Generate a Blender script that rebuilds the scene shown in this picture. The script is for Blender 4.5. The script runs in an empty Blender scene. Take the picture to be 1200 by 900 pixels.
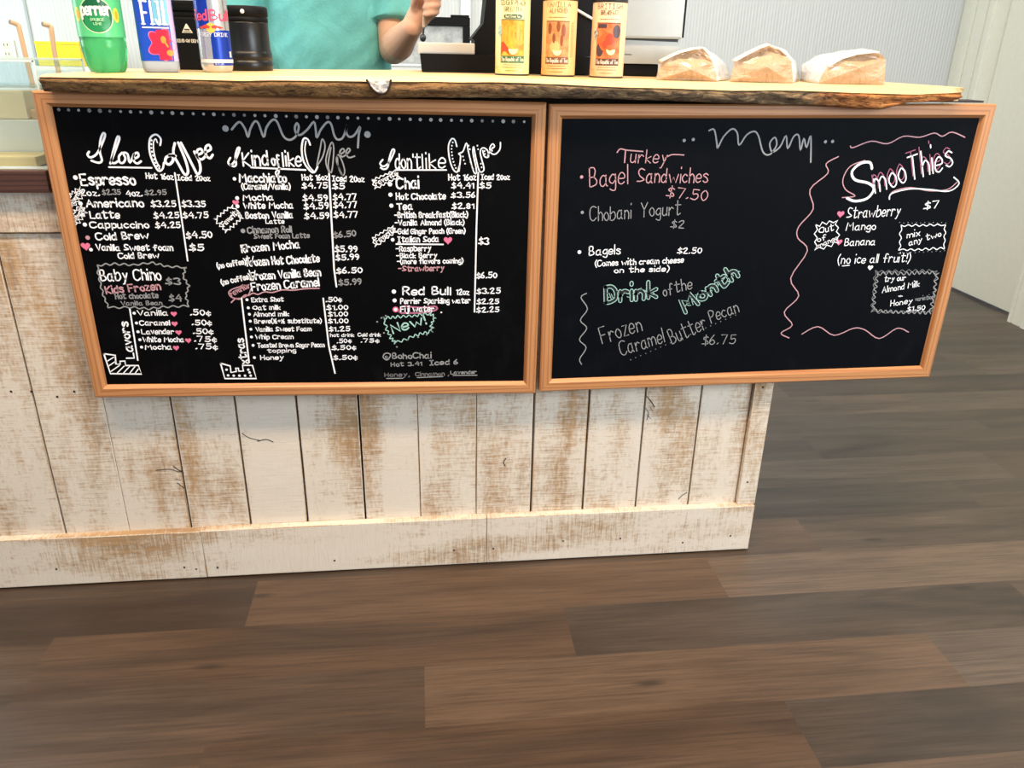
import bpy, bmesh, math, random
from mathutils import Vector, Matrix, noise
random.seed(7)
C = bpy.context.scene.collection
S = bpy.context.scene
# ------------------------------------------------------------------ camera
PITCH, ROLL, YAW, FPX = 0.402130, 0.020472, 0.121370, 916.15
CAM = Vector((0, -1.55556, 1.12))
_f = Vector((math.sin(YAW)*math.cos(PITCH), math.cos(YAW)*math.cos(PITCH), -math.sin(PITCH)))
_r = Vector((math.cos(YAW), -math.sin(YAW), 0)); _u = _r.cross(_f)
CR = math.cos(ROLL)*_r + math.sin(ROLL)*_u
CU = -math.sin(ROLL)*_r + math.cos(ROLL)*_u
cd = bpy.data.cameras.new('camera'); cam = bpy.data.objects.new('camera', cd); C.objects.link(cam)
cd.sensor_width = 36; cd.lens = FPX/1200*36; cd.clip_start = .05
cam.matrix_world = Matrix(((CR.x, CU.x, -_f.x, CAM.x), (CR.y, CU.y, -_f.y, CAM.y), (CR.z, CU.z, -_f.z, CAM.z), (0, 0, 0, 1)))
S.camera = cam
def ray(px, py): return _f + CR*((px-600)/FPX) + CU*((450-py)/FPX)
def P(px, py, Y):          # point of the vertical plane y = Y seen at a photograph pixel
    v = ray(px, py); return CAM + v*((Y-CAM.y)/v.y)
def PX(px, py, X):
    v = ray(px, py); return CAM + v*((X-CAM.x)/v.x)
# ------------------------------------------------------------------ light
S.view_settings.view_transform = 'Standard'; S.view_settings.look = 'None'
S.view_settings.gamma = 1; S.view_settings.exposure = 0.35; S.view_settings.use_curve_mapping = False
w = bpy.data.worlds.new('world'); S.world = w; w.use_nodes = True
w.node_tree.nodes['Background'].inputs[0].default_value = (.82, .90, 1, 1)
w.node_tree.nodes['Background'].inputs[1].default_value = .45
def area(name, loc, target, sx, sy, power, col):
    l = bpy.data.lights.new(name, 'AREA'); l.shape = 'RECTANGLE'; l.size = sx; l.size_y = sy; l.energy = power; l.color = col
    o = bpy.data.objects.new(name, l); C.objects.link(o); o.location = loc
    o.rotation_euler = (Vector(target)-Vector(loc)).to_track_quat('-Z', 'Y').to_euler(); return o
area('ceiling_lamp_warm', (-.1, -.82, 2.75), (-.1, -.82, 0), 2.6, .3, 88, (1, .73, .48))
area('ceiling_lamp_back', (.3, 1.35, 2.7), (.3, 1.35, 0), 3.4, .6, 42, (1, .95, .86))
area('window_light_right', (2.2, -2.4, 1.9), (1.6, 1.2, .3), 1.6, 1.8, 80, (.86, .93, 1))
area('window_light_left', (-2.6, .9, 1.9), (-.6, 2.2, 1.1), 1.4, 1.6, 38, (.84, .98, 1))
# ------------------------------------------------------------------ materials
def lin(h):
    h = h.lstrip('#'); r = []
    for i in (0, 2, 4):
        c = int(h[i:i+2], 16)/255; r.append(c/12.92 if c <= .04045 else ((c+.055)/1.055)**2.4)
    return (*r, 1)
class NT:
    def __init__(s, name):
        s.m = bpy.data.materials.new(name); s.m.use_nodes = True; s.t = s.m.node_tree; s.b = s.t.nodes['Principled BSDF']; s.out = s.t.nodes['Material Output']
    def n(s, typ, **kw):
        x = s.t.nodes.new(typ)
        for k, v in kw.items():
            if k.startswith('i_'):
                kk = k[2:]; kk = int(kk) if kk.isdigit() else kk.replace('_', ' ')
                if hasattr(v, 'is_output') or isinstance(v, bpy.types.NodeSocket): s.t.links.new(v, x.inputs[kk])
                else: x.inputs[kk].default_value = v
            else: setattr(x, k, v)
        return x
    def link(s, a, b): s.t.links.new(a, b)
    def coord(s, scale, seed=None):
        tc = s.n('ShaderNodeTexCoord'); mp = s.n('ShaderNodeMapping', i_Scale=scale); v = tc.outputs['Object']
        if seed:
            at = s.n('ShaderNodeAttribute', attribute_name=seed)
            cm = s.n('ShaderNodeCombineXYZ', i_X=at.outputs['Fac'], i_Y=at.outputs['Fac'], i_Z=at.outputs['Fac'])
            v = s.n('ShaderNodeVectorMath', operation='ADD', i_0=v, i_1=cm.outputs[0]).outputs[0]
        s.link(v, mp.inputs['Vector']); return mp.outputs[0]
    def noise(s, vec, scale=1, detail=4, rough=.55, dist=0):
        return s.n('ShaderNodeTexNoise', i_Vector=vec, i_Scale=scale, i_Detail=detail, i_Roughness=rough, i_Distortion=dist).outputs[0]
    def ramp(s, fac, stops):
        r = s.n('ShaderNodeValToRGB'); s.link(fac, r.inputs[0]); e = r.color_ramp.elements
        while len(e) < len(stops): e.new(.5)
        for q, (p, c) in zip(e, stops):
            q.position = p; q.color = c if isinstance(c, tuple) and len(c) == 4 else (lin(c) if isinstance(c, str) else (c, c, c, 1))
        return r.outputs[0]
    def mix(s, fac, a, b, mode='MIX'):
        x = s.n('ShaderNodeMix', data_type='RGBA', blend_type=mode)
        for v, i in ((fac, 0), (a, 6), (b, 7)):
            if isinstance(v, bpy.types.NodeSocket): s.link(v, x.inputs[i])
            else: x.inputs[i].default_value = v
        return x.outputs[2]
    def math(s, op, a, b=0.):
        x = s.n('ShaderNodeMath', operation=op)
        for v, i in ((a, 0), (b, 1)):
            if isinstance(v, bpy.types.NodeSocket): s.link(v, x.inputs[i])
            else: x.inputs[i].default_value = v
        return x.outputs[0]
    def bump(s, h, strength=.3, dist=.002):
        s.link(s.n('ShaderNodeBump', i_Height=h, i_Strength=strength, i_Distance=dist).outputs[0], s.b.inputs['Normal'])
    def done(s, col=None, rough=.5, **kw):
        if col is not None:
            if isinstance(col, bpy.types.NodeSocket): s.link(col, s.b.inputs['Base Color'])
            else: s.b.inputs['Base Color'].default_value = col
        if isinstance(rough, bpy.types.NodeSocket): s.link(rough, s.b.inputs['Roughness'])
        else: s.b.inputs['Roughness'].default_value = rough
        for k, v in kw.items(): s.b.inputs[k.replace('_', ' ')].default_value = v
        return s.m
_mc = {}
def plain(hexc, rough=.5, **kw):      # slightly mottled single-colour material
    key = (hexc, rough, tuple(sorted(kw.items())))
    if key in _mc: return _mc[key]
    n = NT('paint_'+hexc.strip('#')); v = n.noise(n.coord((1, 1, 1)), 35, 3)
    c = lin(hexc); a = tuple(x*.93 for x in c[:3])+(1,); b = tuple(min(1, x*1.05) for x in c[:3])+(1,)
    _mc[key] = n.done(n.mix(v, a, b), rough, **kw); return _mc[key]
def m_whitewash(name, axis):          # rough-sawn boards, worn white paint; axis = grain direction
    n = NT(name)
    gz = axis == 'z'
    co = n.coord((1, 1, 1), 'seed')
    big = n.noise(n.coord((9, 9, 2.2) if gz else (2.2, 9, 9), 'seed'), 1, 4, .6)
    edge = n.n('ShaderNodeAttribute', attribute_name='wear').outputs['Fac']
    saw = n.noise(n.coord((16, 16, 260) if gz else (260, 16, 16), 'seed'), 1, 4, .75)
    fine = n.noise(n.coord((170, 40, 60) if gz else (60, 40, 170), 'seed'), 1, 4, .7)
    m = n.math('ADD', big, n.math('MULTIPLY', n.math('SUBTRACT', saw, .5), .62))
    m = n.math('ADD', m, n.math('MULTIPLY', n.math('SUBTRACT', fine, .5), .34))
    m = n.math('ADD', m, edge)
    worn = n.ramp(m, [(.475, 0.), (.68, .9)])
    grain = n.noise(n.coord((120, 40, 5) if gz else (5, 40, 120), 'seed'), 1, 5, .6)
    paint = n.mix(n.noise(co, 7, 3), lin('#ddd5c8'), lin('#d2c9ba'))
    paint = n.mix(n.ramp(saw, [(.35, .35), (.6, 0.)]), paint, lin('#c3b7a2'))
    wood = n.mix(n.noise(co, 4, 3), lin('#b98f58'), lin('#9a7a52'))
    wood = n.mix(n.ramp(grain, [(.3, .8), (.62, 0.)]), wood, lin('#7d6040'))
    col = n.mix(worn, paint, wood)
    n.bump(n.math('ADD', saw, n.math('MULTIPLY', fine, .5)), .45, .0012)
    return n.done(col, .8)
def m_pine(name, axis, c1='#ad7648', c2='#c08a5a', c3='#8f5630'):
    n = NT(name); sc = {'x': (1.4, 30, 30), 'z': (30, 30, 1.4)}[axis]
    g = n.noise(n.coord(sc), 1.4, 5, .5, .8)
    wv = n.n('ShaderNodeTexWave', i_Vector=n.coord(sc), i_Scale=1.1, i_Distortion=6., i_Detail=3., bands_direction='Z' if axis == 'x' else 'X').outputs[1]
    col = n.mix(g, lin(c1), lin(c2)); col = n.mix(n.ramp(wv, [(.6, 0.), (.98, .6)]), col, lin(c3))
    col = n.mix(n.ramp(n.noise(n.coord(tuple(x*7 for x in sc)), 1, 3), [(.55, 0.), (.75, .25)]), col, lin(c3))
    n.bump(wv, .12, .0006); return n.done(col, .42)
def m_floor():
    n = NT('floor_vinyl_plank'); co = n.coord((1.6, 22, 1), 'seed')
    a = n.noise(co, 1, 6, .62, .6); b = n.noise(n.coord((6, 210, 1), 'seed'), 1, 5, .7)
    cth = n.noise(n.coord((.9, 7, 1), 'seed'), 1.3, 4, .55, 1.2)
    tone = n.n('ShaderNodeAttribute', attribute_name='tone').outputs['Fac']; warm = n.n('ShaderNodeAttribute', attribute_name='warm').outputs['Fac']
    dark = n.mix(warm, lin('#2c241d'), lin('#302218')); light = n.mix(warm, lin('#62564a'), lin('#604935'))
    v = n.math('ADD', n.math('MULTIPLY', a, .36), n.math('MULTIPLY', cth, .69)); v = n.math('ADD', n.math('SUBTRACT', v, .02), n.math('MULTIPLY', tone, 1.25))
    col = n.mix(n.ramp(v, [(.28, 0.), (.82, 1.)]), dark, light)
    col = n.mix(n.ramp(b, [(.38, .45), (.56, 0.)]), col, lin('#241b15'))
    kn = n.n('ShaderNodeTexVoronoi', i_Vector=n.coord((2.4, 9, 1), 'seed'), i_Scale=1.).outputs['Distance']
    col = n.mix(n.ramp(kn, [(.02, .75), (.10, 0.)]), col, lin('#1e1610'))
    n.bump(b, .10, .0006); return n.done(col, n.ramp(a, [(.3, .34), (.7, .46)]), Specular_IOR_Level=.6)
def m_chalk(hexc):
    n = NT('chalkboard'); a = n.noise(n.coord((1, 1, 1)), 4, 6, .65, 1.5); b = n.noise(n.coord((3, 1, 1.5)), 9, 5, .7)
    f = n.ramp(n.math('MULTIPLY', a, b), [(.27, 0.), (.52, .07)])
    return n.done(n.mix(f, lin(hexc), lin('#3a3c42')), .6, Specular_IOR_Level=.06)
def m_bark():
    n = NT('live_edge_bark'); sx = n.n('ShaderNodeSeparateXYZ', i_0=n.n('ShaderNodeTexCoord').outputs['Object']).outputs[0]
    a = n.noise(n.coord((26, 90, 95)), 1, 7, .75, 1.6); b = n.noise(n.coord((90, 120, 160)), 1, 4, .7)
    base = n.ramp(a, [(.34, '#2a1a0e'), (.47, '#6b4826'), (.56, '#94703f'), (.66, '#3d2713')])
    grey = n.ramp(a, [(.38, '#2e2216'), (.5, '#685238'), (.62, '#927a58')])
    org = n.ramp(a, [(.38, '#4a260d'), (.5, '#a05c24'), (.6, '#c98a45')])
    fx = n.math('MULTIPLY', n.math('ADD', sx, .8), .5)
    col = n.mix(n.ramp(fx, [(.33, 0.), (.42, 1.)]), base, grey)
    col = n.mix(n.ramp(n.math('ADD', fx, n.math('MULTIPLY', n.math('SUBTRACT', b, .5), .1)), [(.66, 0.), (.70, 1.), (.84, 1.), (.87, .05)]), col, org)
    n.bump(n.math('ADD', a, b), .7, .004); return n.done(col, .75)
def m_slab():
    n = NT('slab_sapwood'); a = n.noise(n.coord((1.5, 22, 22)), 1, 5, .55, .5)
    return n.done(n.mix(a, lin('#cfae74'), lin('#e2c794')), .4)
def m_glass(name, tint, ior=1.45, mixf=.12):
    n = NT(name); t = n.n('ShaderNodeBsdfTransparent', i_Color=tint); g = n.n('ShaderNodeBsdfGlossy', i_Roughness=.05)
    fr = n.n('ShaderNodeFresnel', i_IOR=ior); f = n.math('MINIMUM', n.math('ADD', fr.outputs[0], mixf*.5), .22)
    mx = n.n('ShaderNodeMixShader'); n.link(f, mx.inputs[0]); n.link(t.outputs[0], mx.inputs[1]); n.link(g.outputs[0], mx.inputs[2])
    n.link(mx.outputs[0], n.out.inputs[0]); return n.m
def m_ribwall():
    n = NT('ribbed_wall_panel'); wv = n.n('ShaderNodeTexWave', i_Vector=n.coord((1, 1, 1)), i_Scale=20., i_Distortion=.4, i_Detail=1., bands_direction='X').outputs[1]
    st = n.noise(n.coord((90, 1, 1.5)), 1, 3)
    col = n.mix(n.ramp(wv, [(.1, .16), (.5, 0.)]), lin('#c3c6c4'), lin('#9ea3a4')); col = n.mix(n.ramp(st, [(.4, .12), (.6, 0.)]), col, lin('#a5aaaa'))
    n.bump(wv, .3, .003); return n.done(col, .5)
def m_kraft():
    n = NT('kraft_paper_in_clear_wrap'); a = n.noise(n.coord((1, 1, 1)), 30, 4); cr = n.noise(n.coord((1, 1, 1)), 16, 5, .6, 2.)
    n.bump(cr, .8, .012); return n.done(n.mix(a, lin('#b08e6c'), lin('#c4a684')), .4, Coat_Weight=.8, Coat_Roughness=.12)
def m_wrap():
    n = NT('white_crinkled_bag'); cr = n.noise(n.coord((1, 1, 1)), 18, 5, .6, 2.)
    n.bump(cr, .7, .01); return n.done(n.mix(cr, lin('#c9cccd'), lin('#e6e8ea')), .35, Coat_Weight=.6, Coat_Roughness=.15)
def m_shirt():
    n = NT('turquoise_jersey'); a = n.noise(n.coord((1, 1, 1)), 260, 3); b = n.noise(n.coord((1, 1, 1)), 9, 3, .5, .8)
    n.bump(n.math('ADD', n.math('MULTIPLY', a, .08), b), .55, .02); return n.done(n.mix(a, lin('#56a9a8'), lin('#72c2c1')), .9)
def m_mottle(c1, c2, sc=25):
    n = NT('mottled'); a = n.noise(n.coord((1, 1, 1)), sc, 6, .7); return n.done(n.mix(n.ramp(a, [(.35, 0.), (.65, 1.)]), lin(c1), lin(c2)), .5)
WHITEWASH, WHITEWASH_H = m_whitewash('whitewashed_plank', 'z'), m_whitewash('whitewashed_board', 'x')
PINE_X, PINE_Z = m_pine('pine_rail', 'x'), m_pine('pine_stile', 'z')
DARKWOOD = m_pine('dark_walnut', 'x', '#3d2418', '#55352a', '#24140c')
BLACK = plain('#08080a', .55, Specular_IOR_Level=.15); BLACKG = plain('#101112', .3, Specular_IOR_Level=.4); WHITE = plain('#d9dad6', .45); TRIMW = plain('#d5d6c8', .45)
SKIN = plain('#d6a88c', .55, Subsurface_Weight=.08)
# ------------------------------------------------------------------ helpers
def tag(o, label=None, cat=None, group=None, kind=None):
    for k, v in (('label', label), ('category', cat), ('group', group), ('kind', kind)):
        if v: o[k] = v
    return o
def empty(name, loc, label, cat, group=None):
    o = bpy.data.objects.new(name, None); C.objects.link(o); o.location = loc; o.empty_display_size = .05
    return tag(o, label, cat, group)
def wloc(o):
    v = Vector((0, 0, 0))
    while o is not None: v += Vector(o.location); o = o.parent
    return v
def obj(name, bm, mats, parent=None, smooth=False, origin=None, label=None, recalc=True):
    """link a bmesh given in world coordinates as one mesh object"""
    if recalc: bmesh.ops.recalc_face_normals(bm, faces=bm.faces)
    off = Vector(origin) if origin is not None else Vector((0, 0, 0))
    if parent is not None and origin is None: off = wloc(parent)
    if off.length: bmesh.ops.translate(bm, verts=bm.verts, vec=-off)
    me = bpy.data.meshes.new(name); bm.to_mesh(me); bm.free()
    for m in (mats if isinstance(mats, (list, tuple)) else [mats]): me.materials.append(m)
    if smooth:
        for p in me.polygons: p.use_smooth = True
    o = bpy.data.objects.new(name, me); C.objects.link(o)
    if parent is not None: o.parent = parent; o.location = off-wloc(parent)
    else: o.location = off
    if label: o['label'] = label
    return o
def box(bm, a, b, bevel=0., mat=0):
    a, b = [min(p, q) for p, q in zip(a, b)], [max(p, q) for p, q in zip(a, b)]
    vs = [bm.verts.new((x, y, z)) for x in (a[0], b[0]) for y in (a[1], b[1]) for z in (a[2], b[2])]
    fs = [bm.faces.new([vs[i] for i in q]) for q in ((0, 1, 3, 2), (4, 6, 7, 5), (0, 4, 5, 1), (2, 3, 7, 6), (0, 2, 6, 4), (1, 5, 7, 3))]
    for f in fs: f.material_index = mat
    if bevel:
        es = list({e for f in fs for e in f.edges})
        r = bmesh.ops.bevel(bm, geom=es, offset=bevel, segments=2, affect='EDGES', profile=.7)
        fs = [f for f in r['faces']]+[f for f in fs if f.is_valid]
    return fs
def lathe(bm, prof, c, n=40, fx=None, mat=0):
    """prof: (radius, z) from bottom to top; fx(angle, r, z) may change the radius"""
    rings = []
    for r, z in prof:
        ring = []
        for k in range(n):
            a = 2*math.pi*k/n; rr = fx(a, r, z) if fx else r
            ring.append(bm.verts.new((c[0]+rr*math.cos(a), c[1]+rr*math.sin(a), c[2]+z)))
        rings.append(ring)
    for p, q in zip(rings, rings[1:]):
        for k in range(n):
            bm.faces.new((p[k], p[(k+1) % n], q[(k+1) % n], q[k])).material_index = mat
    for ring, s in ((rings[0], 1), (rings[-1], 0)):
        bm.faces.new(ring if not s else ring[::-1]).material_index = mat
def tube(bm, pts, n=12, cap=True):
    """pts: (x,y,z,r) or (x,y,z,rx,ry); rounded ends"""
    q = [tuple(p) if len(p) == 5 else (*p, p[3]) for p in pts]; V = [Vector(p[:3]) for p in q]
    if cap:
        def ext(i, j):
            d = (V[i]-V[j]).normalized(); r = min(q[i][3], q[i][4]); out = []
            for a in (30, 60, 80):
                a = math.radians(a); out.append((*(V[i]+d*r*math.sin(a)), q[i][3]*math.cos(a), q[i][4]*math.cos(a)))
            return out
        q = ext(0, 1)[::-1]+q+ext(-1, -2); V = [Vector(p[:3]) for p in q]
    rings = []; prev = None
    for i, p in enumerate(q):
        t = (V[min(i+1, len(V)-1)]-V[max(i-1, 0)]).normalized()
        s = Vector((1, 0, 0)) if prev is None and abs(t.x) < .8 else (Vector((0, 0, 1)) if prev is None else prev)
        s = (s-t*s.dot(t)).normalized(); prev = s; u = t.cross(s)
        rings.append([bm.verts.new(V[i]+s*p[3]*math.cos(2*math.pi*k/n)+u*p[4]*math.sin(2*math.pi*k/n)) for k in range(n)])
    for a, b in zip(rings, rings[1:]):
        for k in range(n): bm.faces.new((a[k], a[(k+1) % n], b[(k+1) % n], b[k]))
    bm.faces.new(rings[0][::-1]); bm.faces.new(rings[-1])
def ball(bm, c, r, seg=16):
    g = bmesh.ops.create_uvsphere(bm, u_segments=seg, v_segments=seg//2+2, radius=1)
    r = r if isinstance(r, (tuple, list)) else (r, r, r)
    for v in g['verts']: v.co = Vector((v.co.x*r[0]+c[0], v.co.y*r[1]+c[1], v.co.z*r[2]+c[2]))
def prism(bm, poly, y0, y1, mat=0):          # poly in (x,z), extruded along y
    a = [bm.verts.new((x, y0, z)) for x, z in poly]; b = [bm.verts.new((x, y1, z)) for x, z in poly]; n = len(poly)
    fs = [bm.faces.new(a), bm.faces.new(b[::-1])]+[bm.faces.new((a[i], b[i], b[(i+1) % n], a[(i+1) % n])) for i in range(n)]
    for f in fs: f.material_index = mat
# ------------------------------------------------------------------ hand lettering: a one-line stroke alphabet
# two characters per point: x, y in base 36; y 3 = baseline, 9 = x-height, d = capital height; '|' in front = straight strokes
_G = dict(p.split(':') for p in """a:583917143355,595463 b:|1d13,17395967654313 c:583917153354 d:573917143355,|5d53 e:1656583917143354
f:5c3d2b23,|0848 g:583917153456,59513011 h:|1d13,17395753 i:|1913,|1d1e j:39312001,|3d3e k:|1d13,|581653 l:|1d13 m:|1913,17294743,47698783
n:|1913,17395753 o:39171533545739 p:|1910,17395856543314 q:573917153355,|5950 r:|1913,163958 s:5839182746543314 t:2d243354,|0a5a u:19143355,|5953
v:|193359 w:|0923476389 x:|1953,|5913 y:|1934,|591000 z:|19591353 A:|033d63,|1757 B:|1d13,1d4d5b48,1848665413 C:6c3d0b053365 D:|1d13,1d4d6a653313
E:|6d1d1363,|1858 F:|6d1d13,|1858 G:6c3d0b053365,|6568,|6838 H:|1d13,|6d63,|1868 I:|0d4d,|2d23,|0343 J:5d543305 K:|1d13,|6d1763 L:|1d1363 M:|031d487d83
N:|131d636d O:4d1b0735657b4d P:|1d13,1d4d6b4818 Q:4d1b0735657b4d,|4673 R:|1d13,1d4d6b4818,|3863 S:6c3d1b2856653404 T:|0d6d,|3d33 U:0d0533656d V:|0d336d
W:|0d234a638d X:|0d63,|6d03 Y:|0d38,|6d3833 Z:|0d6d0363 0:3d1a1633565a3d 1:|0b2d23 2:0b2d4d4a03,|0353 3:0c3d5b38,3856543304 4:|4d0767,|5a53
5:|5d1d18,1849563304 6:4d181433553816 7:|0d5d23 8:381a3d5a3815335538 9:59381a3d5b5733 $:5b3c1a3856543404,|3e32 .:|1324 ,:|2411 (:3e1a1631 ):0e2a2601
/:|025e !:|1d17,|1314 -:|0848 +:|0848,|2a26 ':|1d1b @:583736445658,5854749a6d2c07144173 \u00a2:583917153354,|3b31 \u00bd:|0b1d18,|035d,4758563363""".split())
BIGX = [True]
def glyph(ch):
    g = _G.get(ch)
    if g is None: g = _G.get(ch.lower(), '')
    out = []
    for s in g.split(','):
        if not s: continue
        sharp = s[0] == '|'; s = s.lstrip('|'); pts = [(int(s[i], 36), int(s[i+1], 36)-3) for i in range(0, len(s)-1, 2)]
        out.append((pts, sharp))
    return out
def smooth(pts, k=4):
    if len(pts) < 3: return list(pts)
    q = [pts[0]]+list(pts)+[pts[-1]]; out = []
    for i in range(1, len(q)-2):
        p0, p1, p2, p3 = q[i-1:i+3]
        for j in range(k):
            t = j/k; out.append(tuple(.5*((2*b)+(c-a)*t+(2*a-5*b+4*c-d)*t*t+(3*b-a-3*c+d)*t**3) for a, b, c, d in zip(p0, p1, p2, p3)))
    out.append(tuple(pts[-1])); return out
def ribbon(bm, pts, wd, M):
    """a chalk stroke of width wd along 2-D points, placed by M(u,v)"""
    p = [Vector(a) for a in pts]; q = [p[0]]
    for a in p[1:]:
        if (a-q[-1]).length > wd*.12: q.append(a)
    if len(q) < 2: q.append(q[0]+Vector((wd*.3, 0)))
    L, Rr = [], []; n = len(q); h = wd/2
    for i in range(n):
        t = (q[min(i+1, n-1)]-q[max(i-1, 0)]); t = t.normalized() if t.length else Vector((1, 0)); nn = Vector((-t.y, t.x))
        if i == 0:
            L += [q[0]-t*h+nn*h*.25, q[0]-t*h*.6+nn*h*.8]; Rr += [q[0]-t*h-nn*h*.25, q[0]-t*h*.6-nn*h*.8]
        L.append(q[i]+nn*h); Rr.append(q[i]-nn*h)
        if i == n-1:
            L += [q[i]+t*h*.6+nn*h*.8, q[i]+t*h+nn*h*.25]; Rr += [q[i]+t*h*.6-nn*h*.8, q[i]+t*h-nn*h*.25]
    a = [bm.verts.new(M(*v)) for v in L]; b = [bm.verts.new(M(*v)) for v in Rr]
    for i in range(len(a)-1): bm.faces.new((a[i], b[i], b[i+1], a[i+1]))
def rib(bm, pts, wd, M, step=.003):      # a ribbon that follows a curved surface
    q = [Vector(pts[0])]
    for a, b in zip(pts, pts[1:]):
        a, b = Vector(a), Vector(b); n = max(1, int((b-a).length/step))
        q += [a+(b-a)*((i+1)/n) for i in range(n)]
    ribbon(bm, [tuple(p) for p in q], wd, M)
def disc(bm, c, r, M, n=12, sy=1.):
    bm.faces.new([bm.verts.new(M(c[0]+r*math.cos(2*math.pi*k/n), c[1]+sy*r*math.sin(2*math.pi*k/n))) for k in range(n)])
def fill(bm, pts, M):
    f = bm.faces.new([bm.verts.new(M(*p)) for p in pts]); bmesh.ops.triangulate(bm, faces=[f])
def text(bm, s, a, b, h, wd, M, slant=0., jit=.25, up=None):
    """letters of height h whose baseline runs from a to b"""
    a, b = Vector(a), Vector(b); lay = []; x = 0
    for ch in s:
        if ch == ' ': x += 4.2; continue
        g = glyph(ch); m = max([p[0] for st, _ in g for p in st] or [3]); mn = min([p[0] for st, _ in g for p in st] or [0])
        lay.append((g, x-mn, ch.islower())); x += (m-mn)+2.1
    x = max(x-2.1, .1); d = (b-a); sx = d.length/x; t = d.normalized(); nn = Vector((-t.y, t.x)) if up is None else up; sy = h/10
    for g, ox, low in lay:
        jx, jy, js = random.uniform(-jit, jit), random.uniform(-jit, jit)*1.4, 1+random.uniform(-jit, jit)*.25
        for st, sharp in g:
            if low and BIGX[0]: st = [(px, py*1.17 if py <= 6 else 7.02+(py-6)*.745) for px, py in st]
            pts = st if sharp else smooth(st)
            ribbon(bm, [tuple(a+t*((ox+px+jx+slant*py)*sx)+nn*((py*js+jy)*sy)) for px, py in pts], wd, M)
# ------------------------------------------------------------------ the room
def struct(name, bm, m, **k):
    o = obj(name, bm, m, **k); o['kind'] = 'structure'; return o
bm = bmesh.new(); ls = bm.faces.layers.float.new('seed'); lt = bm.faces.layers.float.new('tone'); lw = bm.faces.layers.float.new('warm')
JOINT = {0: .667, -1: .29, -2: -.015, -3: .66, -4: .1, 1: .965, 2: .45, 3: 1.715, 4: 1.2, 5: .8, 6: .66, 7: 1.3}
TONE = {(0, 0): (.13, .9), (0, 1): (.20, .45), (0, -1): (-.12, .7), (-1, 0): (-.02, .95), (-1, 1): (-.06, .25), (-1, -1): (.0, .75), (-2, 1): (.17, .75), (-2, 0): (-.04, .7), (-2, 2): (.08, .2),
        (-3, 0): (.03, .9), (-3, 1): (-.06, .2), (-3, -1): (.04, .85), (1, 0): (.0, .6), (1, 1): (-.02, .2), (-4, 0): (.04, .8), (-4, 1): (.1, .6)}
PL, PW, Y0 = 1.055, .152, -.193
for r in range(-14, 19):
    y0, y1 = Y0+r*PW, min(Y0+(r+1)*PW, 2.52); j0 = JOINT.get(r, random.uniform(0, PL)); 
    if y0 > 2.52: break
    k0 = -6
    while j0+k0*PL > -3.4: k0 -= 1
    for k in range(k0, 6):
        x0, x1 = max(j0+(k-1)*PL, -3.4), min(j0+k*PL, 2.84)
        if x1-x0 < .01: continue
        if (r, k) == (-2, 1) and False: pass
        f = bm.faces.new([bm.verts.new(v) for v in ((x0, y0, 0), (x1, y0, 0), (x1, y1, 0), (x0, y1, 0))])
        t = TONE.get((r, k), (random.uniform(-.09, .12), random.uniform(.15, .5) if r > 0 else random.uniform(.4, .9)))  # far rows drawn greyer: cool daylight put into the plank colour
        f[ls] = random.uniform(0, 40); f[lt] = t[0]; f[lw] = t[1]
box(bm, (-3.4, -2.4, -.03), (2.84, 2.52, -.004))
struct('floor', bm, m_floor())
bm = bmesh.new(); box(bm, (-3.4, 2.5, 0), (2.9, 2.56, 2.9)); struct('wall_back', bm, m_ribwall())
bm = bmesh.new(); box(bm, (2.735, -2.4, 0), (2.86, 1.53, 2.9)); box(bm, (2.735, 2.27, 0), (2.86, 2.5, 2.9)); box(bm, (2.735, 1.53, 2.1), (2.86, 2.27, 2.9)); struct('wall_right', bm, TRIMW)
# door in the right wall with its moulded casing
bm = bmesh.new(); box(bm, (2.80, 1.64, .012), (2.84, 2.25, 2.06), .002); d = struct('door_1', bm, TRIMW)
bm = bmesh.new(); ball(bm, (2.765, 1.71, 1.0), (.028, .028, .028)); tube(bm, [(2.80, 1.71, 1.0, .012), (2.77, 1.71, 1.0, .012)]); obj('door_knob', bm, plain('#8f8b82', .3, Metallic=.9), d, True)
def casing(bm, ya, yb, za, zb, dirn):
    # three stepped bands, thickest at the outer edge
    L = yb-ya
    for f0, f1, t in ((0, .16, .014), (.16, .26, .008), (.26, .72, .012), (.72, .80, .007), (.80, 1, .02)):
        a, b = (ya+f0*L, ya+f1*L) if dirn > 0 else (yb-f1*L, yb-f0*L)
        box(bm, (2.735, a, za), (2.735-t, b, zb))
bm = bmesh.new(); casing(bm, 1.53, 1.645, 0, 2.14, -1); box(bm, (2.735, 1.64, 0), (2.85, 1.648, 2.1)); struct('trim_1', bm, TRIMW)
bm = bmesh.new(); casing(bm, 2.26, 2.42, 0, 2.14, 1); box(bm, (2.735, 2.252, 0), (2.85, 2.26, 2.1)); struct('trim_2', bm, TRIMW)
bm = bmesh.new(); box(bm, (2.721, 1.53, 2.06), (2.735, 2.42, 2.16)); struct('trim_3', bm, TRIMW)
bm = bmesh.new(); box(bm, (2.72, -2.4, 0), (2.735, 1.528, .11), .003); struct('baseboard_right', bm, TRIMW)
# bright vertical trim board and panel seam on the back wall
bm = bmesh.new(); box(bm, (.215, 2.482, 0), (.262, 2.5, 2.9), .004); struct('trim_4', bm, WHITE)
bm = bmesh.new(); box(bm, (-1.712, 2.494, 0), (-1.703, 2.5, 2.9)); struct('trim_5', bm, plain('#9aa3a2', .5))
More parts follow.
